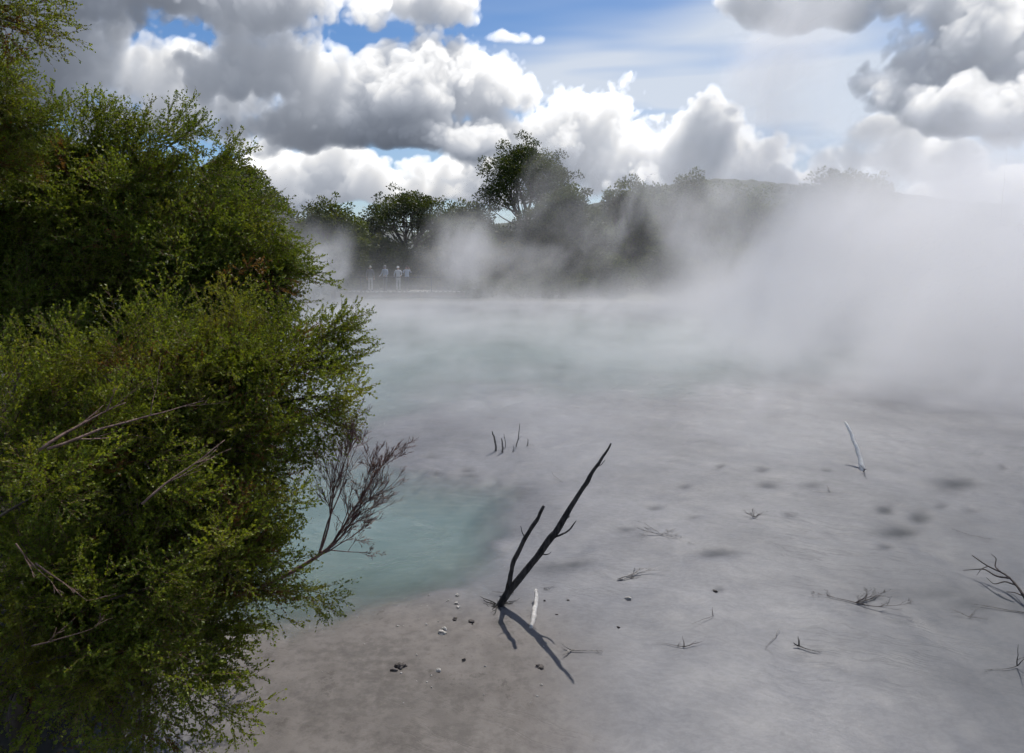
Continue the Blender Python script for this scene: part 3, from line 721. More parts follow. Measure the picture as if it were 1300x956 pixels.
def edge_tree():
    root = empty('edge_tree', (-6.6, 6.6, 0.7), 'dark thin-leaved tree at the far left edge with twigs hanging into the sky', 'tree')
    base = np.array([-6.6, 6.6, .7]); hubs = [A3(-160, 120, 6.4), A3(-120, 20, 6.2), A3(-140, 220, 6.6)]
    trunk = MB(); rng = np.random.default_rng(8)
    for h in hubs:
        t = np.linspace(0, 1, 9); P = bez(base, (base + h) / 2 + np.array([-.25, 0, .3]), h, t); trunk.tube(P, .09 - .05 * t, 8, cap=False)
    trunk.build('trunk', BARK, root)
    E = [(66, 36, 6.0, 1, .34), (52, 8, 6.0, 1, .45), (30, 62, 6.1, 1, .4), (22, 22, 6.0, 1, .6), (0, -20, 6.0, 1, .7), (40, 112, 6.6, 0, .6), (85, 140, 6.8, 0, .6), (60, 160, 6.8, 0, .9), (10, 130, 6.6, 0, 1.0), (95, 178, 7.0, 0, .8), (20, 180, 6.8, 2, 1.1), (-20, 90, 6.4, 0, .8), (60, 205, 6.9, 2, 1.0), (-10, 240, 6.8, 2, 1.0)]
    leafy(root, [(hubs[h] + (A3(px, py, Y) - hubs[h]) * .05, A3(px, py, Y), w) for (px, py, Y, h, w) in E], 41, LEAF_DARK, sprays_per_m=12, scale=(.6, 1.1), sub_len=(.3, .6), spread=.6, drift=(.2, 0, -.03), trunk_r=.045)
    keep_local(root)
edge_tree()
# ---------------------------------------------------------------- trees beyond the lake
def clump_leaves(rng, centers, radii, n_per, leaf, flat=.55):
    """leaf quads scattered in flattened clumps; returns verts, faces, tint"""
    idx = np.repeat(np.arange(len(centers)), n_per)
    n = len(idx)
    d = nrm(rng.normal(size=(n, 3))); r = rng.random(n) ** .45
    off = d * r[:, None]; off[:, 2] *= flat; off[:, 2] -= .25 * (off[:, 0] ** 2 + off[:, 1] ** 2)
    p = centers[idx] + off * radii[idx][:, None]
    t = nrm(d * np.array([1, 1, .6]) + rng.normal(0, .6, (n, 3)) + np.array([0, 0, .25]))
    w = nrm(np.cross(t, rng.normal(size=(n, 3))))
    L = leaf * rng.uniform(.6, 1.4, n)
    V, F = leaf_quads(p, t, w, L, L * .26)
    ct = rng.random(len(centers))
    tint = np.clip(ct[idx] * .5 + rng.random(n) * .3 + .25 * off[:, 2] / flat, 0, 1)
    return V, F, np.repeat(tint, 4)
def far_tree(name, label, cat, px0, px1, ytop, ybase, Y, seed, form='umbrella', mat_=None, dens=1.0, leaf=.17, group=None, bare=0.0, lean=0.0):
    """crown between px0..px1 and from ytop down to ybase at distance Y"""
    rng = np.random.default_rng(seed)
    ytop += 16
    cx = (px0 + px1) / 2; base = A3(cx, 376, Y); base[2] = ground_z(base[0], base[1]) - .05
    top = A3(cx, ytop, Y)[2]; low = A3(cx, ybase, Y)[2]
    rx = (px1 - px0) / 2 / FPX * Y
    root = empty(name, tuple(base), label, cat, group)
    H = top - base[2]; hc = top - low
    centers, rad = [], []
    nC = int((58 if form == 'umbrella' else 78) * dens)
    tries = 0
    while len(centers) < nC and tries < 4000:
        tries += 1
        u = rng.uniform(-1, 1, 3)
        if form == 'umbrella':
            # clumps on a domed shell and a few inside
            if u[0] ** 2 + u[1] ** 2 > 1: continue
            dome = math.sqrt(max(0, 1 - (u[0] ** 2 + u[1] ** 2) * .92))
            z = low + hc * (.18 + .80 * dome * (1 - .55 * rng.random() ** 1.8))
            c = np.array([base[0] + u[0] * rx * .86, base[1] + u[1] * rx * .8, z]); r = rx * rng.uniform(.17, .33)
        else:
            if (u ** 2).sum() > 1: continue
            u = u / max(np.linalg.norm(u), .3) * rng.uniform(.55, 1)
            zz = (u[2] + 1) / 2
            wdt = 1 - .30 * zz ** 1.8
            c = np.array([base[0] + u[0] * rx * .88 * wdt, base[1] + u[1] * rx * .8 * wdt, low + hc * (.06 + .88 * zz)]); r = rx * rng.uniform(.19, .36)
        c[0] += lean * (c[2] - base[2])
        if any(np.linalg.norm(c - q) < .5 * (r + s) * .5 for q, s in zip(centers, rad)): continue
        centers.append(c); rad.append(r)
    centers, rad = np.array(centers), np.array(rad)
    # small satellite tufts break the outline
    k = rng.integers(0, len(centers), len(centers) * 2)
    sat = centers[k] + nrm(rng.normal(size=(len(k), 3)) * np.array([1, 1, .7])) * rad[k][:, None] * rng.uniform(.8, 1.35, (len(k), 1))
    C = np.concatenate([centers, sat]); Rr = np.concatenate([rad, rad[k] * rng.uniform(.3, .55, len(k))])
    n_per = np.maximum((Rr ** 2 / leaf ** 2 * 9.0).astype(int), 14)
    V, F, T = clump_leaves(rng, C, Rr, n_per, leaf)
    fol = MB(); fol.add(V, F, T)
    wood = MB(); br = MB()
    fork = base + np.array([lean * H * .4, 0, max(.25 * H, (low - base[2]) * .75)])
    nst = 3 if form == 'umbrella' else 2
    tips = []
    t = np.linspace(0, 1, 7)
    wood.tube(bez(base, (base + fork) / 2 + rng.normal(0, .08, 3), fork, t), .028 * H * (1 - .45 * t), 8)
    for s in range(nst):
        an = s / nst * 2 * PI + rng.random(); e = np.array([base[0] + math.cos(an) * rx * .35 + lean * H * .7, base[1] + math.sin(an) * rx * .35, low + hc * .42])
        P = bez(fork, (fork + e) / 2 + rng.normal(0, .15, 3), e, t); wood.tube(P, .017 * H * (1 - .55 * t), 6, cap=False); tips.append((P, e))
    for c in centers:
        P, e = min(tips, key=lambda q: np.linalg.norm(q[1] - c)); a = P[int(rng.integers(2, 7))]
        m = (a + c) / 2 + np.array([0, 0, -.08 * np.linalg.norm(c - a)]) + rng.normal(0, .12, 3)
        br.tube(bez(a, m, c, np.linspace(0, 1, 6)), .0075 * H * (1 - .8 * np.linspace(0, 1, 6)) + .006, 4, cap=False)
    wood.build('trunk', BARK, root); br.build('branch', BARK, root); fol.build('foliage', mat_ or LEAF_FAR, root, smooth=False)
    return keep_local(root)
LEAF_OLIVE = leaf_material('olive_leaf', (0.048, 0.066, 0.016), (0.15, 0.185, 0.04), (0.17, 0.155, 0.05), 0.4)
LEAF_YELLOW = leaf_material('yellow_leaf', (0.09, 0.095, 0.022), (0.22, 0.21, 0.048), (0.25, 0.19, 0.055), 0.42)
G = 'trees along the far shore'
FT = [
 # label, cat, px0, px1, ytop, ybase, Y, form, material, density, leaf
 ('layered_tree', 'dark tree just behind the near foliage, its crown right of the tall left tree', 'tree', 236, 378, 178, 330, 47, 'bush', LEAF_FAR, 1.2, .16),
 ('round_tree', 'low bushy green tree between the left bank trees and the dark flat-topped tree', 'tree', 368, 478, 236, 372, 44, 'bush', LEAF_OLIVE, 1.2, .15),
 ('flat_topped_tree', 'dark flat-topped tree with sky showing through, standing above the walkway', 'tree', 462, 580, 226, 318, 52, 'umbrella', LEAF_FAR, .8, .16),
 ('round_tree', 'dull green rounded tree between the flat-topped tree and the tallest tree', 'tree', 552, 640, 232, 360, 55, 'bush', LEAF_OLIVE, 1.1, .18),
 ('umbrella_tree', 'tallest tree with a broad open crown and bare forking limbs, centre of the far shore', 'tree', 600, 735, 172, 296, 58, 'umbrella', LEAF_FAR, .85, .15),
 ('round_tree', 'dark green rounded tree under the right side of the tallest tree', 'tree', 650, 785, 218, 374, 52, 'bush', LEAF_FAR, 1.5, .18),
 ('round_tree', 'tree whose top fades into steam just right of the tallest tree', 'tree', 742, 842, 200, 372, 56, 'bush', LEAF_OLIVE, 1.2, .18),
 ('round_tree', 'steam-veiled tree in front of the left end of the hill', 'tree', 812, 920, 196, 372, 60, 'bush', LEAF_FAR, 1.2, .19),
 ('round_tree', 'pale steam-veiled tree standing below the hill crest', 'tree', 905, 1010, 218, 372, 58, 'bush', LEAF_OLIVE, 1.1, .19),
 ('umbrella_tree', 'ghostly grey tree with a ragged top almost lost in the steam', 'tree', 1005, 1140, 200, 330, 60, 'umbrella', LEAF_FAR, 1.2, .19),
 ('round_tree', 'low tree farthest right, nearly hidden by white steam', 'tree', 1130, 1260, 258, 372, 60, 'bush', LEAF_OLIVE, 1.0, .2),
 ('round_tree', 'rounded tree mostly covered by the near foliage, left of the crown behind it', 'tree', 130, 265, 205, 372, 52, 'bush', LEAF_OLIVE, 1.1, .2),
 ('round_tree', 'green tree right beside the near foliage, behind thin steam at the shore', 'tree', 318, 410, 240, 374, 46, 'bush', LEAF_OLIVE, 1.2, .16),
 ('round_tree', 'broad back-row tree seen between the left round tree and the walkway trees', 'tree', 380, 480, 268, 372, 66, 'bush', LEAF_OLIVE, 1.2, .2),
 ('round_tree', 'dark bushy tree standing close behind the right end of the walkway', 'tree', 548, 650, 262, 374, 50, 'bush', LEAF_FAR, 1.3, .17),
 ('round_tree', 'dark tree filling the space below the tallest tree on its left side', 'tree', 600, 700, 266, 374, 53, 'bush', LEAF_FAR, 1.3, .18),
 ('round_tree', 'broad back-row tree right of the tallest tree, against the hill foot', 'tree', 760, 880, 210, 372, 66, 'bush', LEAF_FAR, 1.3, .2),
 ('round_tree', 'back-row tree dissolving in steam below the middle of the hill', 'tree', 860, 975, 206, 372, 68, 'bush', LEAF_FAR, 1.2, .2),
 ('round_tree', 'back-row tree at the right, a pale grey shape in steam', 'tree', 960, 1075, 214, 372, 68, 'bush', LEAF_FAR, 1.2, .2),
 ('round_tree', 'rightmost back-row tree, only its top faintly showing', 'tree', 1060, 1180, 240, 372, 68, 'bush', LEAF_OLIVE, 1.1, .2),
 ('round_tree', 'dark tree in the second row showing left of the flat-topped tree', 'tree', 415, 500, 262, 370, 58, 'bush', LEAF_FAR, 1.2, .18),
 ('round_tree', 'second-row tree closing the gap between the flat-topped and tallest trees', 'tree', 520, 660, 246, 372, 62, 'bush', LEAF_FAR, 1.3, .19),
 ('round_tree', 'second-row tree behind the near-black shrub, half in steam', 'tree', 700, 800, 236, 372, 62, 'bush', LEAF_FAR, 1.2, .19),
 ('layered_tree', 'low dark tree behind the people on the walkway', 'tree', 430, 545, 288, 366, 50, 'bush', LEAF_FAR, 1.3, .16),
 ('layered_tree', 'dense green tree filling the gap behind the round tree at left', 'tree', 350, 440, 258, 366, 52, 'bush', LEAF_FAR, 1.2, .18),
]
def far_trees():
    for i, (nm, lb, ct, a, b, yt, yb, Y, fm, mt, de, lf) in enumerate(FT):
        far_tree(nm, lb, ct, a, b, yt, yb, Y, 100 + i * 7, fm, mt, de, lf, G)
    S = [
     ('shrub', 'low dark shrub touching the water between the walkway end and the yellowish shrub', 570, 640, 336, 379, 46.5, LEAF_FAR, 1.0), ('shrub', 'low dark shrub leaning over the water below the yellowish shrub', 632, 712, 340, 379, 46.5, LEAF_OLIVE, 1.0), ('shrub', 'lowest waterside shrub, left of the near-black shrub', 700, 775, 334, 379, 46.5, LEAF_FAR, 1.0),
     ('shrub', 'olive shrub on the shore just right of the walkway', 562, 634, 300, 374, 48.5, LEAF_OLIVE, 1.0), ('shrub', 'yellowish shrub in thin steam below the tallest tree', 612, 676, 284, 374, 50, LEAF_YELLOW, 1.0),
     ('shrub', 'dark shrub at the water under the tallest tree', 655, 735, 318, 376, 48, LEAF_FAR, 1.0), ('shrub', 'near-black shrub at the water right of centre', 725, 812, 300, 376, 48, LEAF_FAR, 1.1),
     ('shrub', 'dim shrub on the shore inside the steam, right of the near-black shrub', 805, 895, 292, 376, 49, LEAF_FAR, 1.0), ('shrub', 'light green shrub on the bank left of the walkway', 372, 424, 312, 374, 42, LEAF_OLIVE, 1.0),
     ('shrub', 'shrub seen as a faint grey shape in steam below the hill', 890, 990, 296, 376, 49, LEAF_OLIVE, .9), ('shrub', 'faint shrub deep in the steam right of the hill', 985, 1100, 300, 376, 50, LEAF_FAR, .9),
     ('shrub', 'bright shrub tucked behind the rail at the left of the people', 405, 470, 318, 372, 48.5, LEAF_YELLOW, .9), ('shrub', 'brownish shrub behind the right end of the walkway', 520, 590, 292, 372, 49.5, LEAF_YELLOW, 1.0)]
    for i, (nm, lb, a, b, yt, yb, Y, mt, de) in enumerate(S):
        far_tree(nm, lb, 'shrub', a, b, yt, yb + 4, Y, 300 + i * 5, 'bush', mt, de, .15, 'shrubs along the far shore')
far_trees()

# ---------------------------------------------------------------- walkway with people
def simple_material(name, c, rough=.7, spec=.3, var=.12, scale=8):
    m, n, out = mat(name); b = n.new('ShaderNodeBsdfPrincipled'); g = X(n, n.new('ShaderNodeTexCoord').outputs['Object'])
    lo = tuple(v * (1 - var) for v in c); hi = tuple(min(1, v * (1 + var)) for v in c)
    n.put(b.inputs['Base Color'], n.mix(n.noise(g, scale, 4.0, .6), lo, hi)); b.inputs['Roughness'].default_value = rough; b.inputs['Specular IOR Level'].default_value = spec
    n.t.links.new(b.outputs[0], out.inputs[0]); return m
def box(mb, c, s, rz=0.0):
    c = np.array(c, float); h = np.array(s, float) / 2
    q = np.array([(x, y, z) for x in (-1, 1) for y in (-1, 1) for z in (-1, 1)], float) * h
    if rz: q = q @ np.array([[math.cos(rz), math.sin(rz), 0], [-math.sin(rz), math.cos(rz), 0], [0, 0, 1]])
    mb.add(q + c, [(0, 1, 3, 2), (4, 6, 7, 5), (0, 4, 5, 1), (2, 3, 7, 6), (0, 2, 6, 4), (1, 5, 7, 3)])
WY = 45.0
def walkway():
    z0 = A3(500, 370.6, WY)[2]; x0 = A3(426, 371, WY)[0]; x1 = A3(590, 371, WY)[0]
    root = empty('boardwalk', ((x0 + x1) / 2, WY, 0), 'timber boardwalk with a thin dark rail along the far shore, its pale board ends showing', 'boardwalk')
    timber = wood_material('weathered_timber', (.19, .17, .155), (.34, .315, .29), 5.0); dark = simple_material('rail_steel', (.055, .055, .06), .5); red = wood_material('red_brown_board', (.075, .045, .036), (.15, .095, .075), 4.0)
    rng = np.random.default_rng(2)
    mb = MB(); x = x0
    while x < x1:
        box(mb, (x + .07, WY + .85 + rng.normal(0, .012), z0 - .02), (.125, 1.7, .04)); x += .145
    mb.build('deck', timber, root, smooth=False)
    x = x0 + .6                                                     # pale blocks along the deck's edge
    pale = simple_material('pale_paint', (.66, .64, .61), .6)
    while x < x1 - .3:
        if rng.random() < .78: mb = MB(); box(mb, (x, WY - .05, z0 + .02), (rng.uniform(.10, .2), .06, .06)); mb.build('edge_block', pale, root, smooth=False)
        x += .28
    mb = MB(); box(mb, ((x0 + x1) / 2, WY + .0, z0 - .21), (x1 - x0, .05, .30)); mb.build('fascia', red, root, smooth=False)
    for k, xx in enumerate(np.arange(x0 + .1, x1, 1.45)):
        mb = MB(); box(mb, (xx, WY + .12, z0 + .45), (.05, .05, .92)); mb.build('rail_post', dark, root, smooth=False)
        if k % 2 == 0:
            for yy in (.2, 1.5):
                mb = MB(); mb.tube([(xx, WY + yy, z0 - .06), (xx, WY + yy, -.7)], .07, 8); mb.build('pile', red, root)
    for zz in (.90, .55, .25):
        mb = MB(); box(mb, ((x0 + x1) / 2, WY + (.12 if zz > .8 else .09), z0 + zz), (x1 - x0, .05 if zz > .8 else .012, .045 if zz > .8 else .012)); mb.build('rail', dark, root, smooth=False)
    keep_local(root)
    return z0
DECK_Z = walkway()
SKIN = simple_material('skin', (.48, .30, .22), .6)
def person(px, label, facing, shirt, trousers, cap=None, hair=None, arms='down', height=1.62, Y=WY + .55):
    p = at(px, 371, Y)
    root = empty('person', (p.x, p.y, DECK_Z), label, 'person', 'people on the walkway')
    root.rotation_euler = (0, 0, facing)
    k = height / 1.74
    v = {'pelvis': (0, 0, .93), 'waist': (0, .005, 1.08), 'chest': (0, .01, 1.30), 'neck': (0, .005, 1.47), 'skull': (0, .02, 1.56), 'crown': (0, .02, 1.67)}
    r = {'pelvis': (.155, .115), 'waist': (.135, .10), 'chest': (.165, .115), 'neck': (.055, .055), 'skull': (.078, .092), 'crown': (.068, .08)}
    E = [('pelvis', 'waist'), ('waist', 'chest'), ('chest', 'neck'), ('neck', 'skull'), ('skull', 'crown')]
    for s, sg in (('l', 1), ('r', -1)):
        v.update({'hip' + s: (.09 * sg, 0, .86), 'knee' + s: (.10 * sg, .02, .49), 'ankle' + s: (.10 * sg, -.01, .09), 'toe' + s: (.115 * sg, .15, .04)})
        r.update({'hip' + s: (.085, .09), 'knee' + s: (.058, .06), 'ankle' + s: (.04, .042), 'toe' + s: (.045, .032)})
        E += [('pelvis', 'hip' + s), ('hip' + s, 'knee' + s), ('knee' + s, 'ankle' + s), ('ankle' + s, 'toe' + s)]
        if arms == 'up' and sg == 1 or arms == 'both_up': el, wr, ha = (.27 * sg, .12, 1.24), (.15 * sg, .24, 1.46), (.10 * sg, .245, 1.54)
        elif arms == 'rail': el, wr, ha = (.26 * sg, .05, 1.13), (.20 * sg, .28, 1.02), (.19 * sg, .36, .99)
        else: el, wr, ha = (.25 * sg, -.02, 1.13), (.24 * sg, .07, .90), (.23 * sg, .09, .81)
        v.update({'sh' + s: (.18 * sg, 0, 1.40), 'el' + s: el, 'wr' + s: wr, 'ha' + s: ha})
        r.update({'sh' + s: (.062, .062), 'el' + s: (.042, .042), 'wr' + s: (.03, .03), 'ha' + s: (.036, .022)})
        E += [('chest', 'sh' + s), ('sh' + s, 'el' + s), ('el' + s, 'wr' + s), ('wr' + s, 'ha' + s)]
    names = list(v); me = bpy.data.meshes.new('body'); me.from_pydata([tuple(np.array(v[n_]) * k) for n_ in names], [(names.index(a), names.index(b)) for a, b in E], [])
    ob = bpy.data.objects.new('body_raw', me); col.objects.link(ob)
    sm = ob.modifiers.new('s', 'SKIN'); ob.modifiers.new('d', 'SUBSURF').levels = 2
    if not me.skin_vertices: bm = bmesh.new(); bm.from_mesh(me); bm.verts.layers.skin.verify(); bm.to_mesh(me); bm.free()
    for i, n_ in enumerate(names): me.skin_vertices[0].data[i].radius = (r[n_][0] * k, r[n_][1] * k); me.skin_vertices[0].data[i].use_root = n_ == 'pelvis'
    bpy.context.view_layer.update()
    ev = ob.evaluated_get(bpy.context.evaluated_depsgraph_get()); bm_me = bpy.data.meshes.new_from_object(ev)
    co = np.empty(len(bm_me.vertices) * 3, np.float32); bm_me.vertices.foreach_get('co', co)
    bpy.data.objects.remove(ob)
    # fingers, thumb, nose and ears grown onto the same mesh
    bm = bmesh.new(); bm.from_mesh(bm_me)
    fg = MB()
    for s, sg in (('l', 1), ('r', -1)):
        ha, wr = np.array(v['ha' + s]) * k, np.array(v['wr' + s]) * k; d = nrm(ha - wr); side = nrm(np.cross(d, [0.2, 1, .1]))
        for q, ln in ((-.027, .062), (-.009, .075), (.009, .07), (.026, .055)):
            b0 = ha + side * q + d * .0; fg.tube([b0, b0 + d * ln * .55, b0 + d * ln * .85 + np.array([0, .018, 0])], [.0095, .009, .007], 5)
        fg.tube([wr + d * .03 + side * .02 * sg, wr + d * .07 + side * .05 * sg], [.011, .008], 5)
    fg.tube([(0, .095 * k, 1.575 * k), (0, .125 * k, 1.555 * k)], [.010, .014], 5)
    for sg in (1, -1): fg.tube([(.078 * sg * k, .01, 1.545 * k), (.086 * sg * k, .005, 1.585 * k)], [.012, .018], 5)
    me2 = bpy.data.meshes.new('f'); V = np.concatenate(fg.V); F = np.concatenate(fg.F); me2.from_pydata([tuple(a) for a in V], [], [tuple(dict.fromkeys(int(i) for i in f)) for f in F]); bm.from_mesh(me2)
    n0 = len(bm_me.polygons)
    body = bpy.data.meshes.new('body'); bm.to_mesh(body); bm.free()
    for m_ in (SKIN, shirt, trousers, simple_material('shoe', (.05, .05, .055))): body.materials.append(m_)
    for p_ in body.polygons:
        c = p_.center / k; p_.use_smooth = True
        p_.material_index = 0 if (p_.index >= n0 or c.z > 1.465) else (3 if c.z < .10 else (2 if c.z < .96 and abs(c.x) < .205 and c.y < .2 else 1))
        if p_.index < n0 and c.z <= 1.465 and abs(c.x) > .2 and (c.z < 1.0 or c.y > .2): p_.material_index = 0
    link(bpy.data.objects.new('body', body), root)
    hd = np.array((0, .02, 1.60)) * k
    mb = MB()
    an = np.linspace(0, 2 * PI, 13)[:-1]
    prof = [(.094, -.01), (.096, .03), (.082, .075), (.045, .103), (.006, .112)] if cap else [(.088, -.07), (.093, .0), (.088, .05), (.06, .09), (.006, .108)]
    V = np.array([(hd[0] + a * math.cos(t) * k, hd[1] - (.0 if cap else .016) + a * 1.12 * math.sin(t) * k, hd[2] + z * k) for a, z in prof for t in an])
    F = [(i * 12 + j, i * 12 + (j + 1) % 12, (i + 1) * 12 + (j + 1) % 12, (i + 1) * 12 + j) for i in range(4) for j in range(12)]
    mb.add(V, F)
    if cap:
        bv = [(hd[0] + a * math.cos(t) * k, hd[1] + .02 + a * 1.1 * math.sin(t) * k * (1.75 if a > .1 else 1), hd[2] - (.012 if a > .1 else .0)) for a in (.09, .108) for t in np.linspace(.35, PI - .35, 9)]
        mb.add(bv, [(j, j + 1, 9 + j + 1, 9 + j) for j in range(8)])
    mb.build('cap' if cap else 'hair', cap or hair, root)
    return root
def people():
    white = simple_material('white_cloth', (.74, .74, .74)); pale = simple_material('pale_blue_cloth', (.52, .57, .66)); grey = simple_material('grey_cloth', (.16, .17, .19)); lt = simple_material('light_trousers', (.58, .57, .56)); dk = simple_material('dark_trousers', (.045, .047, .06)); hair = simple_material('brown_hair', (.06, .04, .03))
    person(470.5, 'person in a white cap and dark clothes, leftmost of the four at the rail', R(205), grey, lt, cap=white, arms='down', height=1.64)
    person(489.5, 'bareheaded person in a pale top standing second from left at the rail', R(150), pale, grey, hair=simple_material('grey_hair', (.32, .31, .30)), arms='rail', height=1.66)
    person(506, 'person in a white cap, white shirt and light trousers, third from left at the rail', R(175), white, lt, cap=white, arms='rail', height=1.60)
    person(517, 'person with hands raised to the face, rightmost of the four at the rail', R(200), pale, dk, hair=hair, arms='both_up', height=1.62)
people()
# ---------------------------------------------------------------- dead wood and stones on the mud
CHAR = wood_material('charred_wood', (.014, .012, .012), (.085, .076, .07), 26.0, .8, .02, .2)
DARKTWIG = wood_material('dark_twig', (.032, .024, .023), (.085, .062, .056), 20.0)
BLEACH = wood_material('bleached_wood', (.46, .43, .40), (.72, .70, .67), 22.0, .8, .006, .3)
SUNWOOD = wood_material('sun_bleached_wood', (.66, .64, .60), (.85, .83, .80), 22.0, .8, .006, .3)
GREYWOOD = wood_material('grey_wood', (.16, .145, .135), (.33, .31, .29), 24.0, .85, .006, .3)
def thing(name, loc, label, cat, group=None):
    return empty(name, loc, label, cat, group)
def forked_branch():
    Y0 = 0
    b = np.array(gp(632, 771)); Yb = b[1]
    root = thing('dead_branch', tuple(b), 'tall dark forked dead branch standing in the mud with its shadow beside it, centre foreground', 'branch')
    rng = np.random.default_rng(12)
    def curve(pts, r, sides=9, wob=.006):
        P = np.array([A3(x, y, Yb + dy) for (x, y, dy) in pts]); t = np.linspace(0, len(P) - 1, len(P) * 6)
        i = np.clip(np.floor(t).astype(int), 0, len(P) - 2); f = (t - i)[:, None]
        Pm = np.vstack([P[0] * 2 - P[1], P, P[-1] * 2 - P[-2]])
        a, b_, c, d = Pm[i], Pm[i + 1], Pm[i + 2], Pm[i + 3]
        Q = .5 * ((2 * b_) + (c - a) * f + (2 * a - 5 * b_ + 4 * c - d) * f ** 2 + (3 * b_ - a - 3 * c + d) * f ** 3)
        sm3 = lambda a: np.apply_along_axis(lambda c: np.convolve(np.pad(c, 2, 'edge'), [.1, .23, .34, .23, .1], 'valid'), 0, a)
        Q += sm3(rng.normal(0, wob * 1.3, Q.shape)); rr = np.interp(np.linspace(0, 1, len(Q)), np.linspace(0, 1, len(r)), r) * sm3(rng.uniform(.80, 1.20, (len(Q), 1)))[:, 0]
        return Q, rr
    mb = MB()
    Q, r = curve([(626, 782, 0), (634, 769, 0), (650, 745, 0), (678, 712, 0), (700, 682, 0), (712, 664, 0), (738, 622, 0), (750, 603, 0), (763, 583, 0), (777, 564, 0)], [.046, .043, .037, .036, .035, .030, .025, .021, .015, .009])
    mb.tube(Q, r, 10)
    for (pts, r2) in (([(706, 674, 0), (714, 662, 0), (722, 655, 0)], [.020, .015, .012]), ([(738, 622, 0), (744, 614, 0), (747, 613, 0)], [.02, .014, .008]), ([(646, 752, 0), (640, 758, .05), (634, 757, .1)], [.02, .012, .006])):
        mb.tube(*curve(pts, r2, wob=.002), 6)
    mb.build('stem', CHAR, root)
    mb = MB(); mb.tube(*curve([(644, 752, 0), (648, 730, 0), (651, 715, 0), (660, 697, 0), (674, 672, 0), (683, 657, 0), (690, 643, 0)], [.032, .028, .026, .025, .022, .019, .017]), 8)
    mb.build('prong', CHAR, root)
    mb = MB(); mb.tube(*curve([(696, 686, 0), (706, 681, -.02), (718, 676, -.03), (726, 669, -.04), (731, 662, -.05)], [.017, .012, .010, .009, .005], wob=.003), 6)
    for (pts, r2) in (([(720, 652, 0), (724, 640, .02), (729, 632, .04)], [.010, .007, .003]), ([(757, 592, 0), (763, 590, -.02), (768, 584, -.03)], [.008, .005, .003]), ([(668, 683, 0), (663, 676, .02), (661, 668, .03)], [.009, .006, .003]), ([(686, 702, 0), (694, 704, -.03), (700, 701, -.05)], [.010, .006, .003])):
        mb.build('side_twig', CHAR, root); mb = MB(); mb.tube(*curve(pts, r2, wob=.002), 5)
    mb.build('side_twig', CHAR, root)
    # tangle of roots and bits round the foot
    mb = MB()
    for a in np.linspace(0, 2 * PI, 12)[:-1]:
        p = b + np.array([math.cos(a) * .03, math.sin(a) * .03, .03]); bare_branch(mb, p, (math.cos(a), math.sin(a) * 1.2, -.10), rng.uniform(.1, .24), .009, rng, 1, (1, 3), .5, 0, .12)
    mb.build('root', CHAR, root)
    keep_local(root)
forked_branch()
def stick(name, pts, r, label, cat, material, group=None, sides=7, wob=.004, seed=1, twigs=0, on_ground=True):
    """a stick through world points"""
    rng = np.random.default_rng(seed)
    P = np.array(pts, float); root = thing(name, (P[0][0], P[0][1], 0), label, cat, group)
    k = 14; t = np.linspace(0, 1, k); s = np.linspace(0, 1, len(P))
    Q = np.stack([np.interp(t, s, P[:, i]) for i in range(3)], 1)
    Q[1:-1] = (Q[:-2] + 2 * Q[1:-1] + Q[2:]) / 4
    Q += rng.normal(0, wob, Q.shape) * np.array([1, 1, .6]); rr = np.interp(t, np.linspace(0, 1, len(r)), r) * rng.uniform(.88, 1.12, k)
    mb = MB(); mb.tube(Q, rr, sides); mb.build('stem', material, root)
    for _ in range(twigs):
        i = int(rng.integers(3, k - 1)); mb = MB(); d = nrm(Q[i] - Q[i - 1]) + rng.normal(0, .6, 3) + np.array([0, 0, .3]); bare_branch(mb, Q[i], d, rng.uniform(.08, .16), rr[i] * .6, rng, 1, (1, 3), .5, .2)
        mb.build('twig', material, root)
    return keep_local(root)
def g3(px, py, z=0.0): return np.array(gp(px, py, z))
stick('white_stick', [g3(681, 749, .14), g3(681, 760, .10), g3(679, 775, .07), g3(674, 799, .03)], [.017, .024, .026, .028, .020], 'short bleached white stick lying on the mud beside the forked branch', 'stick', BLEACH, seed=2)
def upright(px, py0, px1, py1, r, label, material, group=None, seed=0, twigs=0, dy=0.0, name='dead_stick'):
    b = g3(px, py0); t = A3(px1, py1, b[1] + dy); m = (b + t) / 2 + np.array([.02, 0, 0])
    return stick(name, [b - (t - b) * .12, b, m, t], [r, r, r * .85, r * .5], label, 'stick', material, group, seed=seed, twigs=twigs)
GS = 'dead sticks poking out of the shallows'
upright(629.5, 575, 625.5, 548, .022, 'leftmost dark stick of the small cluster poking from the shallows', CHAR, GS, 3)
upright(637.5, 577, 636.5, 557, .020, 'thick short dark stick second from left in the small cluster', CHAR, GS, 4)
upright(641, 572, 640, 551, .009, 'thinnest straight stick in the middle of the small cluster', CHAR, GS, 5)
upright(650, 576, 652, 566, .012, 'shortest stub of the small cluster, left of the bent stick', GREYWOOD, GS, 6)
upright(654.5, 570, 660, 538, .012, 'tallest bent stick at the right of the small cluster', CHAR, GS, 7, 1)
upright(668, 569, 670, 557, .014, 'faint pale stub at the right end of the small cluster', GREYWOOD, GS, 8, 1)
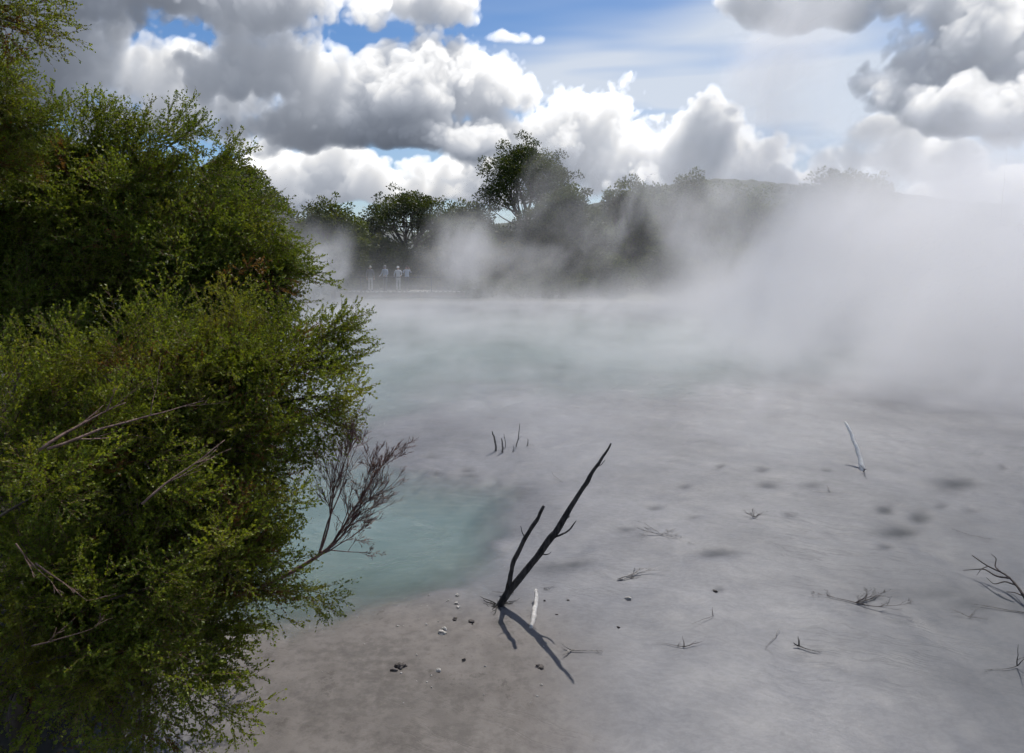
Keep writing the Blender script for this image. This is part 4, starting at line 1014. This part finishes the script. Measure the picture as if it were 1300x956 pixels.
def leaning_post():
    b = g3(1096, 601); pts = [(1096, 602, 0), (1093, 585, 0), (1089, 572, 0), (1084, 560, 0), (1079, 546, 0), (1073, 536, 0)]
    P = [A3(x, y, b[1] + max(0, 601 - y) / 65 * .85) for x, y, _ in pts]
    root = stick('bleached_post', [P[0] - np.array([0, 0, .1])] + P, [.04, .045, .042, .033, .033, .026, .02], 'pale bleached dead trunk leaning out of the grey mud at right', 'post', SUNWOOD, seed=9, wob=.006)
    rng = np.random.default_rng(3); mb = MB()
    for _ in range(2): bare_branch(mb, b + np.array([0, 0, .02]) - np.array(root.location), (rng.normal(-.6, .5), rng.normal(0, .6), .1), rng.uniform(.2, .45), .012, rng, 1, (1, 3), .4)
    mb.build('root', CHAR, root)
leaning_post()
def twig_heap(px, py, L, r, label, cat, dirs, seed, material, name='fallen_twig', depth=2, n=(2, 5), up=.05, spread=.45, z=.014, curl=.14, flat=.45):
    rng = np.random.default_rng(seed); p = g3(px, py, 0); z += max(0, ground_z(p[0], p[1])); p[2] = z; root = thing(name, (p[0], p[1], 0), label, cat)
    for (dx, dy, dz, k) in dirs:
        mb = MB(); bare_branch(mb, p, (dx, dy, dz), L * k, r, rng, depth, n, spread, up, curl, 6)
        for V in mb.V:
            V[:, 2] = np.where(V[:, 2] > z, z + (V[:, 2] - z) * flat, z - (z - V[:, 2]) * .12)
            if flat < .9: V[:, 2] = np.maximum(V[:, 2], ground_field(V[:, 0].astype(float), V[:, 1].astype(float))[0] + .002 + .5 * np.clip(V[:, 2], 0, .02))
        mb.build('branch', material, root)
    return keep_local(root)
def arching_branch():
    b = g3(1306, 772); Yb = b[1]
    root = thing('arching_branch', tuple(b), 'dark arching branch with forked twigs lying half sunk at the right edge', 'branch')
    for pts, r in (([(1312, 778, -.1), (1300, 757, 0), (1290, 742, .15), (1277, 729, .35), (1254, 719, .55), (1234, 705, .7)], .017), ([(1283, 734, .2), (1265, 732, .3), (1250, 722, .5), (1238, 723, .6), (1223, 724, .7)], .011), ([(1270, 726, .3), (1263, 719, .4), (1265, 709, .45), (1258, 703, .5)], .009), ([(1290, 743, .15), (1276, 738, .3), (1262, 742, .35), (1252, 733, .5)], .009), ([(1254, 719, .55), (1246, 722, .5), (1240, 730, .5)], .006), ([(1300, 757, 0), (1288, 752, .2), (1272, 751, .3)], .008)):
        P = np.array([A3(x, y, Yb + d) for x, y, d in pts]); t = np.linspace(0, 1, 16); u = np.linspace(0, 1, len(P))
        Q = np.stack([np.interp(t, u, P[:, i]) for i in range(3)], 1); Q[1:-1] = (Q[:-2] + 2 * Q[1:-1] + Q[2:]) / 4
        mb = MB(); mb.tube(Q, r * (1 - .7 * t), 7); mb.build('branch', DARKTWIG, root)
    keep_local(root)
arching_branch()
twig_heap(1086, 772, .42, .009, 'clump of fine dark twigs half buried in grey mud, lower right', 'twigs', [(1, .15, .22, 1.0), (.6, .5, .2, .7), (.9, -.5, .08, 1.0), (-.5, .2, .1, .8), (.4, .1, .35, .6)], 6, DARKTWIG, 'twig_clump', 2, (4, 7), .05, .5)
twig_heap(1302, 785, .5, .012, 'straight dark stick in a puddle at the lower right edge', 'stick', [(-1, .45, .02, 1.0)], 7, CHAR, 'dead_stick', 1, (0, 2))
twig_heap(1290, 855, .22, .006, 'small dark upright twig at the bottom right corner', 'twig', [(.1, .1, 1, 1.2), (-1, -.15, .05, 1.6), (.2, -.2, .6, .6)], 8, CHAR, 'upright_twig', 1, (1, 3), flat=1)
twig_heap(868, 829, .24, .007, 'curved dark twig with two prongs on the mud, bottom centre right', 'twig', [(-1, .25, .12, 1.0), (1, .12, .2, .9), (.1, .4, .7, .5)], 9, DARKTWIG, 'curved_twig', 1, (1, 3))
twig_heap(726, 833, .30, .010, 'pale forked piece of driftwood on brown mud near the branch shadow', 'driftwood', [(1, .05, .10, 1.0), (-.45, -.35, .06, .5), (-.5, .3, .15, .4)], 10, GREYWOOD, 'driftwood', 1, (1, 3), .12)
twig_heap(784, 741, .34, .010, 'grey twig with dry tufts lying on the mud right of the white stick', 'twig', [(1, .35, .08, 1.0), (1, .7, .10, 1.6), (.9, -.1, .1, .6)], 11, GREYWOOD, 'tufted_twig', 2, (3, 6), .05, .4)
twig_heap(958, 662, .22, .006, 'small withered plant with spread dark stems on grey mud', 'plant', [(-.8, .6, .4, 1), (.9, .6, .4, 1), (.1, .8, .6, 1), (-.4, .2, .9, .7), (.5, -.2, .6, .8)], 12, CHAR, 'withered_plant', 2, (2, 5), .2)
twig_heap(838, 684, .40, .006, 'flattened tuft of grey twigs sunk in wet mud above the tufted twig', 'twigs', [(-1, .5, .1, 1), (.8, -.6, .03, .9), (.5, .6, .1, .7), (-.5, .9, .12, .8), (.9, .2, .1, .6)], 13, GREYWOOD, 'sunken_tuft', 2, (3, 6))
twig_heap(1053, 629, .34, .007, 'small grey twig on the mud below the leaning bleached trunk', 'twig', [(-1, .2, .15, .8), (.9, -.4, .03, .9), (.2, .5, .3, .6)], 14, GREYWOOD, 'grey_twig', 1, (2, 4))
twig_heap(1014, 828, .10, .010, 'tiny black twig stub with a thin tail on the mud, bottom right of centre', 'twig', [(.3, .5, .6, .9), (1, -.6, .0, 2.0), (-.6, .2, .2, .6)], 15, CHAR, 'twig_stub', 1, (0, 2), flat=1)
twig_heap(905, 790, .26, .004, 'hair-thin dark twig lying by itself between two mud ridges', 'twig', [(-.5, -.5, .02, 1.0), (.4, .8, .15, .6)], 16, DARKTWIG, 'thin_twig', 1, (1, 3))
twig_heap(985, 815, .24, .004, 'thin pale stem lying slantwise left of the black twig stub', 'twig', [(-1, -.9, .02, 1.2), (.5, .7, .1, .6)], 17, GREYWOOD, 'pale_twig', 1, (0, 2))
twig_heap(715, 615, .4, .007, 'slim twig lying across the silver mud behind the forked branch', 'twig', [(-.5, .9, .08, 1.1)], 18, GREYWOOD, 'slim_twig', 0, (0, 1))
twig_heap(1232, 685, .3, .006, 'small dark twig on wet mud above the arching branch', 'twig', [(-.6, .6, .2, .8), (.5, -.7, .05, .8)], 19, CHAR, 'dark_twig', 1, (1, 3))
twig_heap(1230, 790, .2, .005, 'small tuft of dark twigs in a mud hollow left of the puddle stick', 'twigs', [(-.6, .4, .3, 1), (.5, .6, .3, 1), (.8, -.2, .1, .8)], 20, DARKTWIG, 'twig_tuft', 1, (2, 4))
twig_heap(652, 757, .26, .010, 'dark twig lying flat just behind the foot of the forked branch', 'twig', [(-1, .1, .04, 1.0)], 22, CHAR, 'flat_twig', 1, (1, 2))
twig_heap(690, 752, .14, .006, 'dark splinters beside the head of the white stick', 'twigs', [(1, .2, .1, 1), (.6, -.5, .05, .7)], 23, CHAR, 'splinter', 1, (1, 2))
PUMICE = wood_material('pumice', (.30, .275, .25), (.60, .57, .53), 34.0, .95, .004, 1.0)
DARKSTONE = wood_material('dark_stone', (.05, .042, .038), (.14, .12, .11), 30.0, .9, .004, 1.0)
def stone(px, py, s, label, seed, material, flat=.6, lumps=1):
    s *= .72; lumps += 1
    rng = np.random.default_rng(seed); p = g3(px, py); z = ground_z(p[0], p[1]); root = thing('stone', (p[0], p[1], z), label, 'stone', 'small stones strewn on the mud')
    bm = bmesh.new()
    for k in range(lumps):
        q = bmesh.ops.create_icosphere(bm, subdivisions=3, radius=1.0)['verts']
        off = np.zeros(3) if k == 0 else np.append(rng.normal(0, s * .9, 2), 0); f = s * (1 if k == 0 else rng.uniform(.3, .8))
        ax = rng.uniform(.7, 1.3, 3) * f; ax[2] *= flat
        dr = rng.normal(size=(6, 3))
        for v in q:
            c = np.array(v.co); kx = 1 + .30 * sum(math.sin(2.2 * (c @ d) + i) for i, d in enumerate(dr)) / 2
            v.co = Vector(c * ax * kx + off + np.array([0, 0, ax[2] * .5]))
    me = bpy.data.meshes.new('stone'); bm.to_mesh(me); bm.free()
    for f_ in me.polygons: f_.use_smooth = True
    me.materials.append(material); o = bpy.data.objects.new('lump', me); link(o, root)
ST = [(798, 766, .045, 'lumpy pale stone alone on the mud right of the white stick', PUMICE, 3), (580, 757, .030, 'white stone at the pool edge, topmost of a short row of three', PUMICE, 1), (580, 768, .024, 'middle white stone of the short row at the pool edge', PUMICE, 1), (582, 773, .026, 'lowest white stone of the short row at the pool edge', PUMICE, 2),
      (562, 808, .045, 'pair of joined pale stones in the brown mud left of the branch', PUMICE, 3), (578, 789, .030, 'flat grey stone between the white row and the branch foot', DARKSTONE, 3), (599, 793, .032, 'dark crumbled stone just left of the branch foot', DARKSTONE, 3), (589, 844, .026, 'small black stone at the bottom, below the joined pale stones', DARKSTONE, 2),
      (510, 852, .05, 'brownish rough lump at the bottom edge left of centre', DARKSTONE, 4), (557, 857, .026, 'small white-topped stone at the bottom edge beside the black stone', PUMICE, 2), (687, 854, .030, 'flat dark lump beside the tip of the branch shadow', DARKSTONE, 3), (691, 767, .016, 'tiny dark pebble right of the white stick', DARKSTONE, 1),
      (707, 785, .016, 'tiny brown pebble farther right of the white stick', DARKSTONE, 1), (505, 797, .016, 'tiny white pebble near the murky edge of the pool', PUMICE, 1), (721, 767, .016, 'tiny dark pebble between the white stick and the lumpy pale stone', DARKSTONE, 1), (785, 803, .022, 'small dark chip standing on the mud below the lumpy pale stone', DARKSTONE, 1), (908, 756, .03, 'dark flat pebble on the silver mud right of the tufted twig', DARKSTONE, 2)]
for i, (px, py, s, lb, mt, lm) in enumerate(ST): stone(px, py, s, lb, 60 + i, mt, lumps=lm)

def flecks():
    rng = np.random.default_rng(77); bm = bmesh.new(); bmesh.ops.create_icosphere(bm, subdivisions=2, radius=1.0)
    for v in bm.verts: v.co *= 1 + .25 * math.sin(3.1 * v.co.x + 1) * math.cos(2.7 * v.co.y); v.co.z *= .6
    me = bpy.data.meshes.new('fleck'); bm.to_mesh(me); bm.free(); me.materials.append(PUMICE)
    first = None
    for i in range(34):
        px, py = rng.normal(545, 110), rng.uniform(752, 900)
        if px < 345: continue
        p = g3(px, py); s = rng.uniform(.005, .013)
        o = bpy.data.objects.new('pebble', me) if first is None else first.copy(); first = first or o
        o.location = (p[0], p[1], ground_z(p[0], p[1]) + s * .2); o.scale = (s, s * rng.uniform(.6, 1.2), s); o.rotation_euler = (0, 0, rng.uniform(0, 6))
        link(o, None, label='tiny pale fleck of pumice strewn on the brown mud', category='pebble', group='tiny pumice flecks on the brown mud')
flecks()
# ---------------------------------------------------------------- steam: a volume grid filled by geometry nodes
def steam(name, lo, hi, res, density, label, colr=(0.97, 0.97, 0.995), aniso=0.42, step=None):
    gt = bpy.data.node_groups.new(name + '_nodes', 'GeometryNodeTree')
    gt.interface.new_socket('Geometry', in_out='OUTPUT', socket_type='NodeSocketGeometry')
    n = NT(gt)
    out = n.new('NodeGroupOutput')
    vc = n.new('GeometryNodeVolumeCube')
    vc.inputs['Min'].default_value = lo; vc.inputs['Max'].default_value = hi
    for a, r in zip('XYZ', res): vc.inputs['Resolution ' + a].default_value = r
    vc.inputs['Background'].default_value = 0.0
    pos = X(n, n.new('GeometryNodeInputPosition').outputs[0])
    n.put(vc.inputs['Density'], density(n, pos))
    m, s, mo = mat(name)
    pv = s.new('ShaderNodeVolumePrincipled')
    pv.inputs['Color'].default_value = (*colr, 1); pv.inputs['Density'].default_value = 1.0
    pv.inputs['Anisotropy'].default_value = aniso
    pv.inputs['Density Attribute'].default_value = 'density'
    s.t.links.new(pv.outputs[0], mo.inputs['Volume'])
    sm = n.new('GeometryNodeSetMaterial'); sm.inputs['Material'].default_value = m
    gt.links.new(vc.outputs[0], sm.inputs[0]); gt.links.new(sm.outputs[0], out.inputs[0])
    vd = bpy.data.volumes.new(name)
    o = bpy.data.objects.new(name, vd); link(o, kind='stuff', label=label, category='steam')
    vd.materials.append(m)
    if step: vd.render.step_size = step
    md = o.modifiers.new('fill', 'NODES'); md.node_group = gt
    return o
def puff(n, p, c, r):
    """soft ellipsoid, 1 in the middle"""
    q = n.vm('MULTIPLY', n.vm('SUBTRACT', p, tuple(c)), tuple(1 / v for v in r))
    return n.ss(n.vm('LENGTH', q, out=1), 1.0, 0.15)
def lake_steam(n, p):
    x, y, z = n.sep(p)
    w = n.vm('SUBTRACT', n.noise(p, 0.15, 3.0, 0.55, color=True), (0.5, 0.5, 0.5))
    q = n.vm('ADD', p, n.vm('SCALE', w, scale=6.0))
    q = n.vm('ADD', q, n.comb(z * -0.5, 0.0, 0.0))
    ns = n.noise(n.vm('MULTIPLY', q, (1.0, 0.8, 0.5)), 0.30, 7.0, 0.66)
    big = n.noise(n.vm('ADD', p, (7.0, 3.0, 0.0)), 0.085, 2.0, 0.5)
    v = ns * 0.72 + big * 0.42
    n2 = n.noise(n.vm('MULTIPLY', q, (1.0, 1.0, 0.45)), 0.24, 6.0, 0.62, dist=0.9)
    fil = n.ss(n.m('ABSOLUTE', n2 - 0.5), 0.13, 0.0)
    v = v + (fil - 0.4) * 0.11
    wisp = n.ss(v, 0.50, 0.66)
    right = n.ss(x - (y - 30.0) * 0.28 + (big - 0.5) * 10.0, 5.0, 17.0)
    # blanket on the water
    onlake = n.ss(y + (ns - 0.5) * 12.0, 9.5, 17.5)
    farm = n.ss(y, 26.0, 40.0)
    low = n.m('EXPONENT', z * (-1.25 + right * 0.75)) * (0.013 + 0.20 * wisp) * onlake * (1.0 - n.ss(x, 1.0, -6.0) * n.ss(y, 34.0, 41.0) * 0.6) * (0.95 + right * 1.9 + farm * 0.4)
    # bank of steam on the right, climbing to the right
    top = 0.4 + right * 6.0 + (big - 0.5) * 8.0 * right
    body = n.ss(z - top, 2.5, -4.0) * (0.07 + 1.35 * wisp) * n.ss(y, 15.0, 25.0) * right * 0.11
    # single wisps: in front of the trees, over the walkway, the tall column
    P = n.vm('ADD', p, n.vm('SCALE', w, scale=9.0))
    pw = n.ss(v, 0.50, 0.655)
    def add(px, py, Y, r, k, src=pw):
        return puff(n, P, at(px, py, Y), r) * src * k
    ex = add(610, 325, 41, (3.2, 3, 3.2), 0.40) + add(690, 345, 42, (3.2, 3, 2.4), 0.22) + add(585, 280, 43, (2.6, 3, 2.6), 0.12) + add(395, 335, 35, (1.8, 3, 2.6), 0.34) + add(500, 352, 43, (5, 2, 1.4), 0.05) \
       + add(760, 290, 42, (2.4, 3, 3.8), 0.22) + add(860, 300, 40, (3.2, 4, 4.0), 0.24) + add(735, 205, 44, (2.6, 3, 2.6), 0.10) + add(790, 240, 42, (3.0, 3, 2.5), 0.16) \
       + puff(n, P, at(985, 90, 38), (4.2, 5, 12)) * (0.2 + pw) * 0.17 + puff(n, P, at(1200, 250, 38), (9, 6, 3.6)) * (0.25 + pw) * 0.12
    ex = ex + add(700, 275, 44, (3.0, 3, 3.0), 0.07) + add(920, 250, 42, (3.4, 3, 3.0), 0.14)
    return ((low + body) * n.ss(y, 50.0, 43.0) + ex) * n.ss(z, 18.9, 14.0)
steam('steam', (-19, 10.5, 0.02), (44, 51, 19), (370, 230, 110), lake_steam, 'white steam drifting off the hot lake, thickest to the right', step=1.1)
# ---------------------------------------------------------------- render settings
cy = sc.cycles
cy.max_bounces = 8; cy.diffuse_bounces = 5; cy.glossy_bounces = 2; cy.transmission_bounces = 4; cy.transparent_max_bounces = 12; cy.volume_bounces = 2
cy.use_adaptive_sampling = True; cy.adaptive_threshold = 0.04; cy.adaptive_min_samples = 12
cy.use_denoising = True; cy.denoiser = 'OPENIMAGEDENOISE'
cy.caustics_reflective = False; cy.caustics_refractive = False; cy.sample_clamp_indirect = 6.0
sc.render.use_persistent_data = False
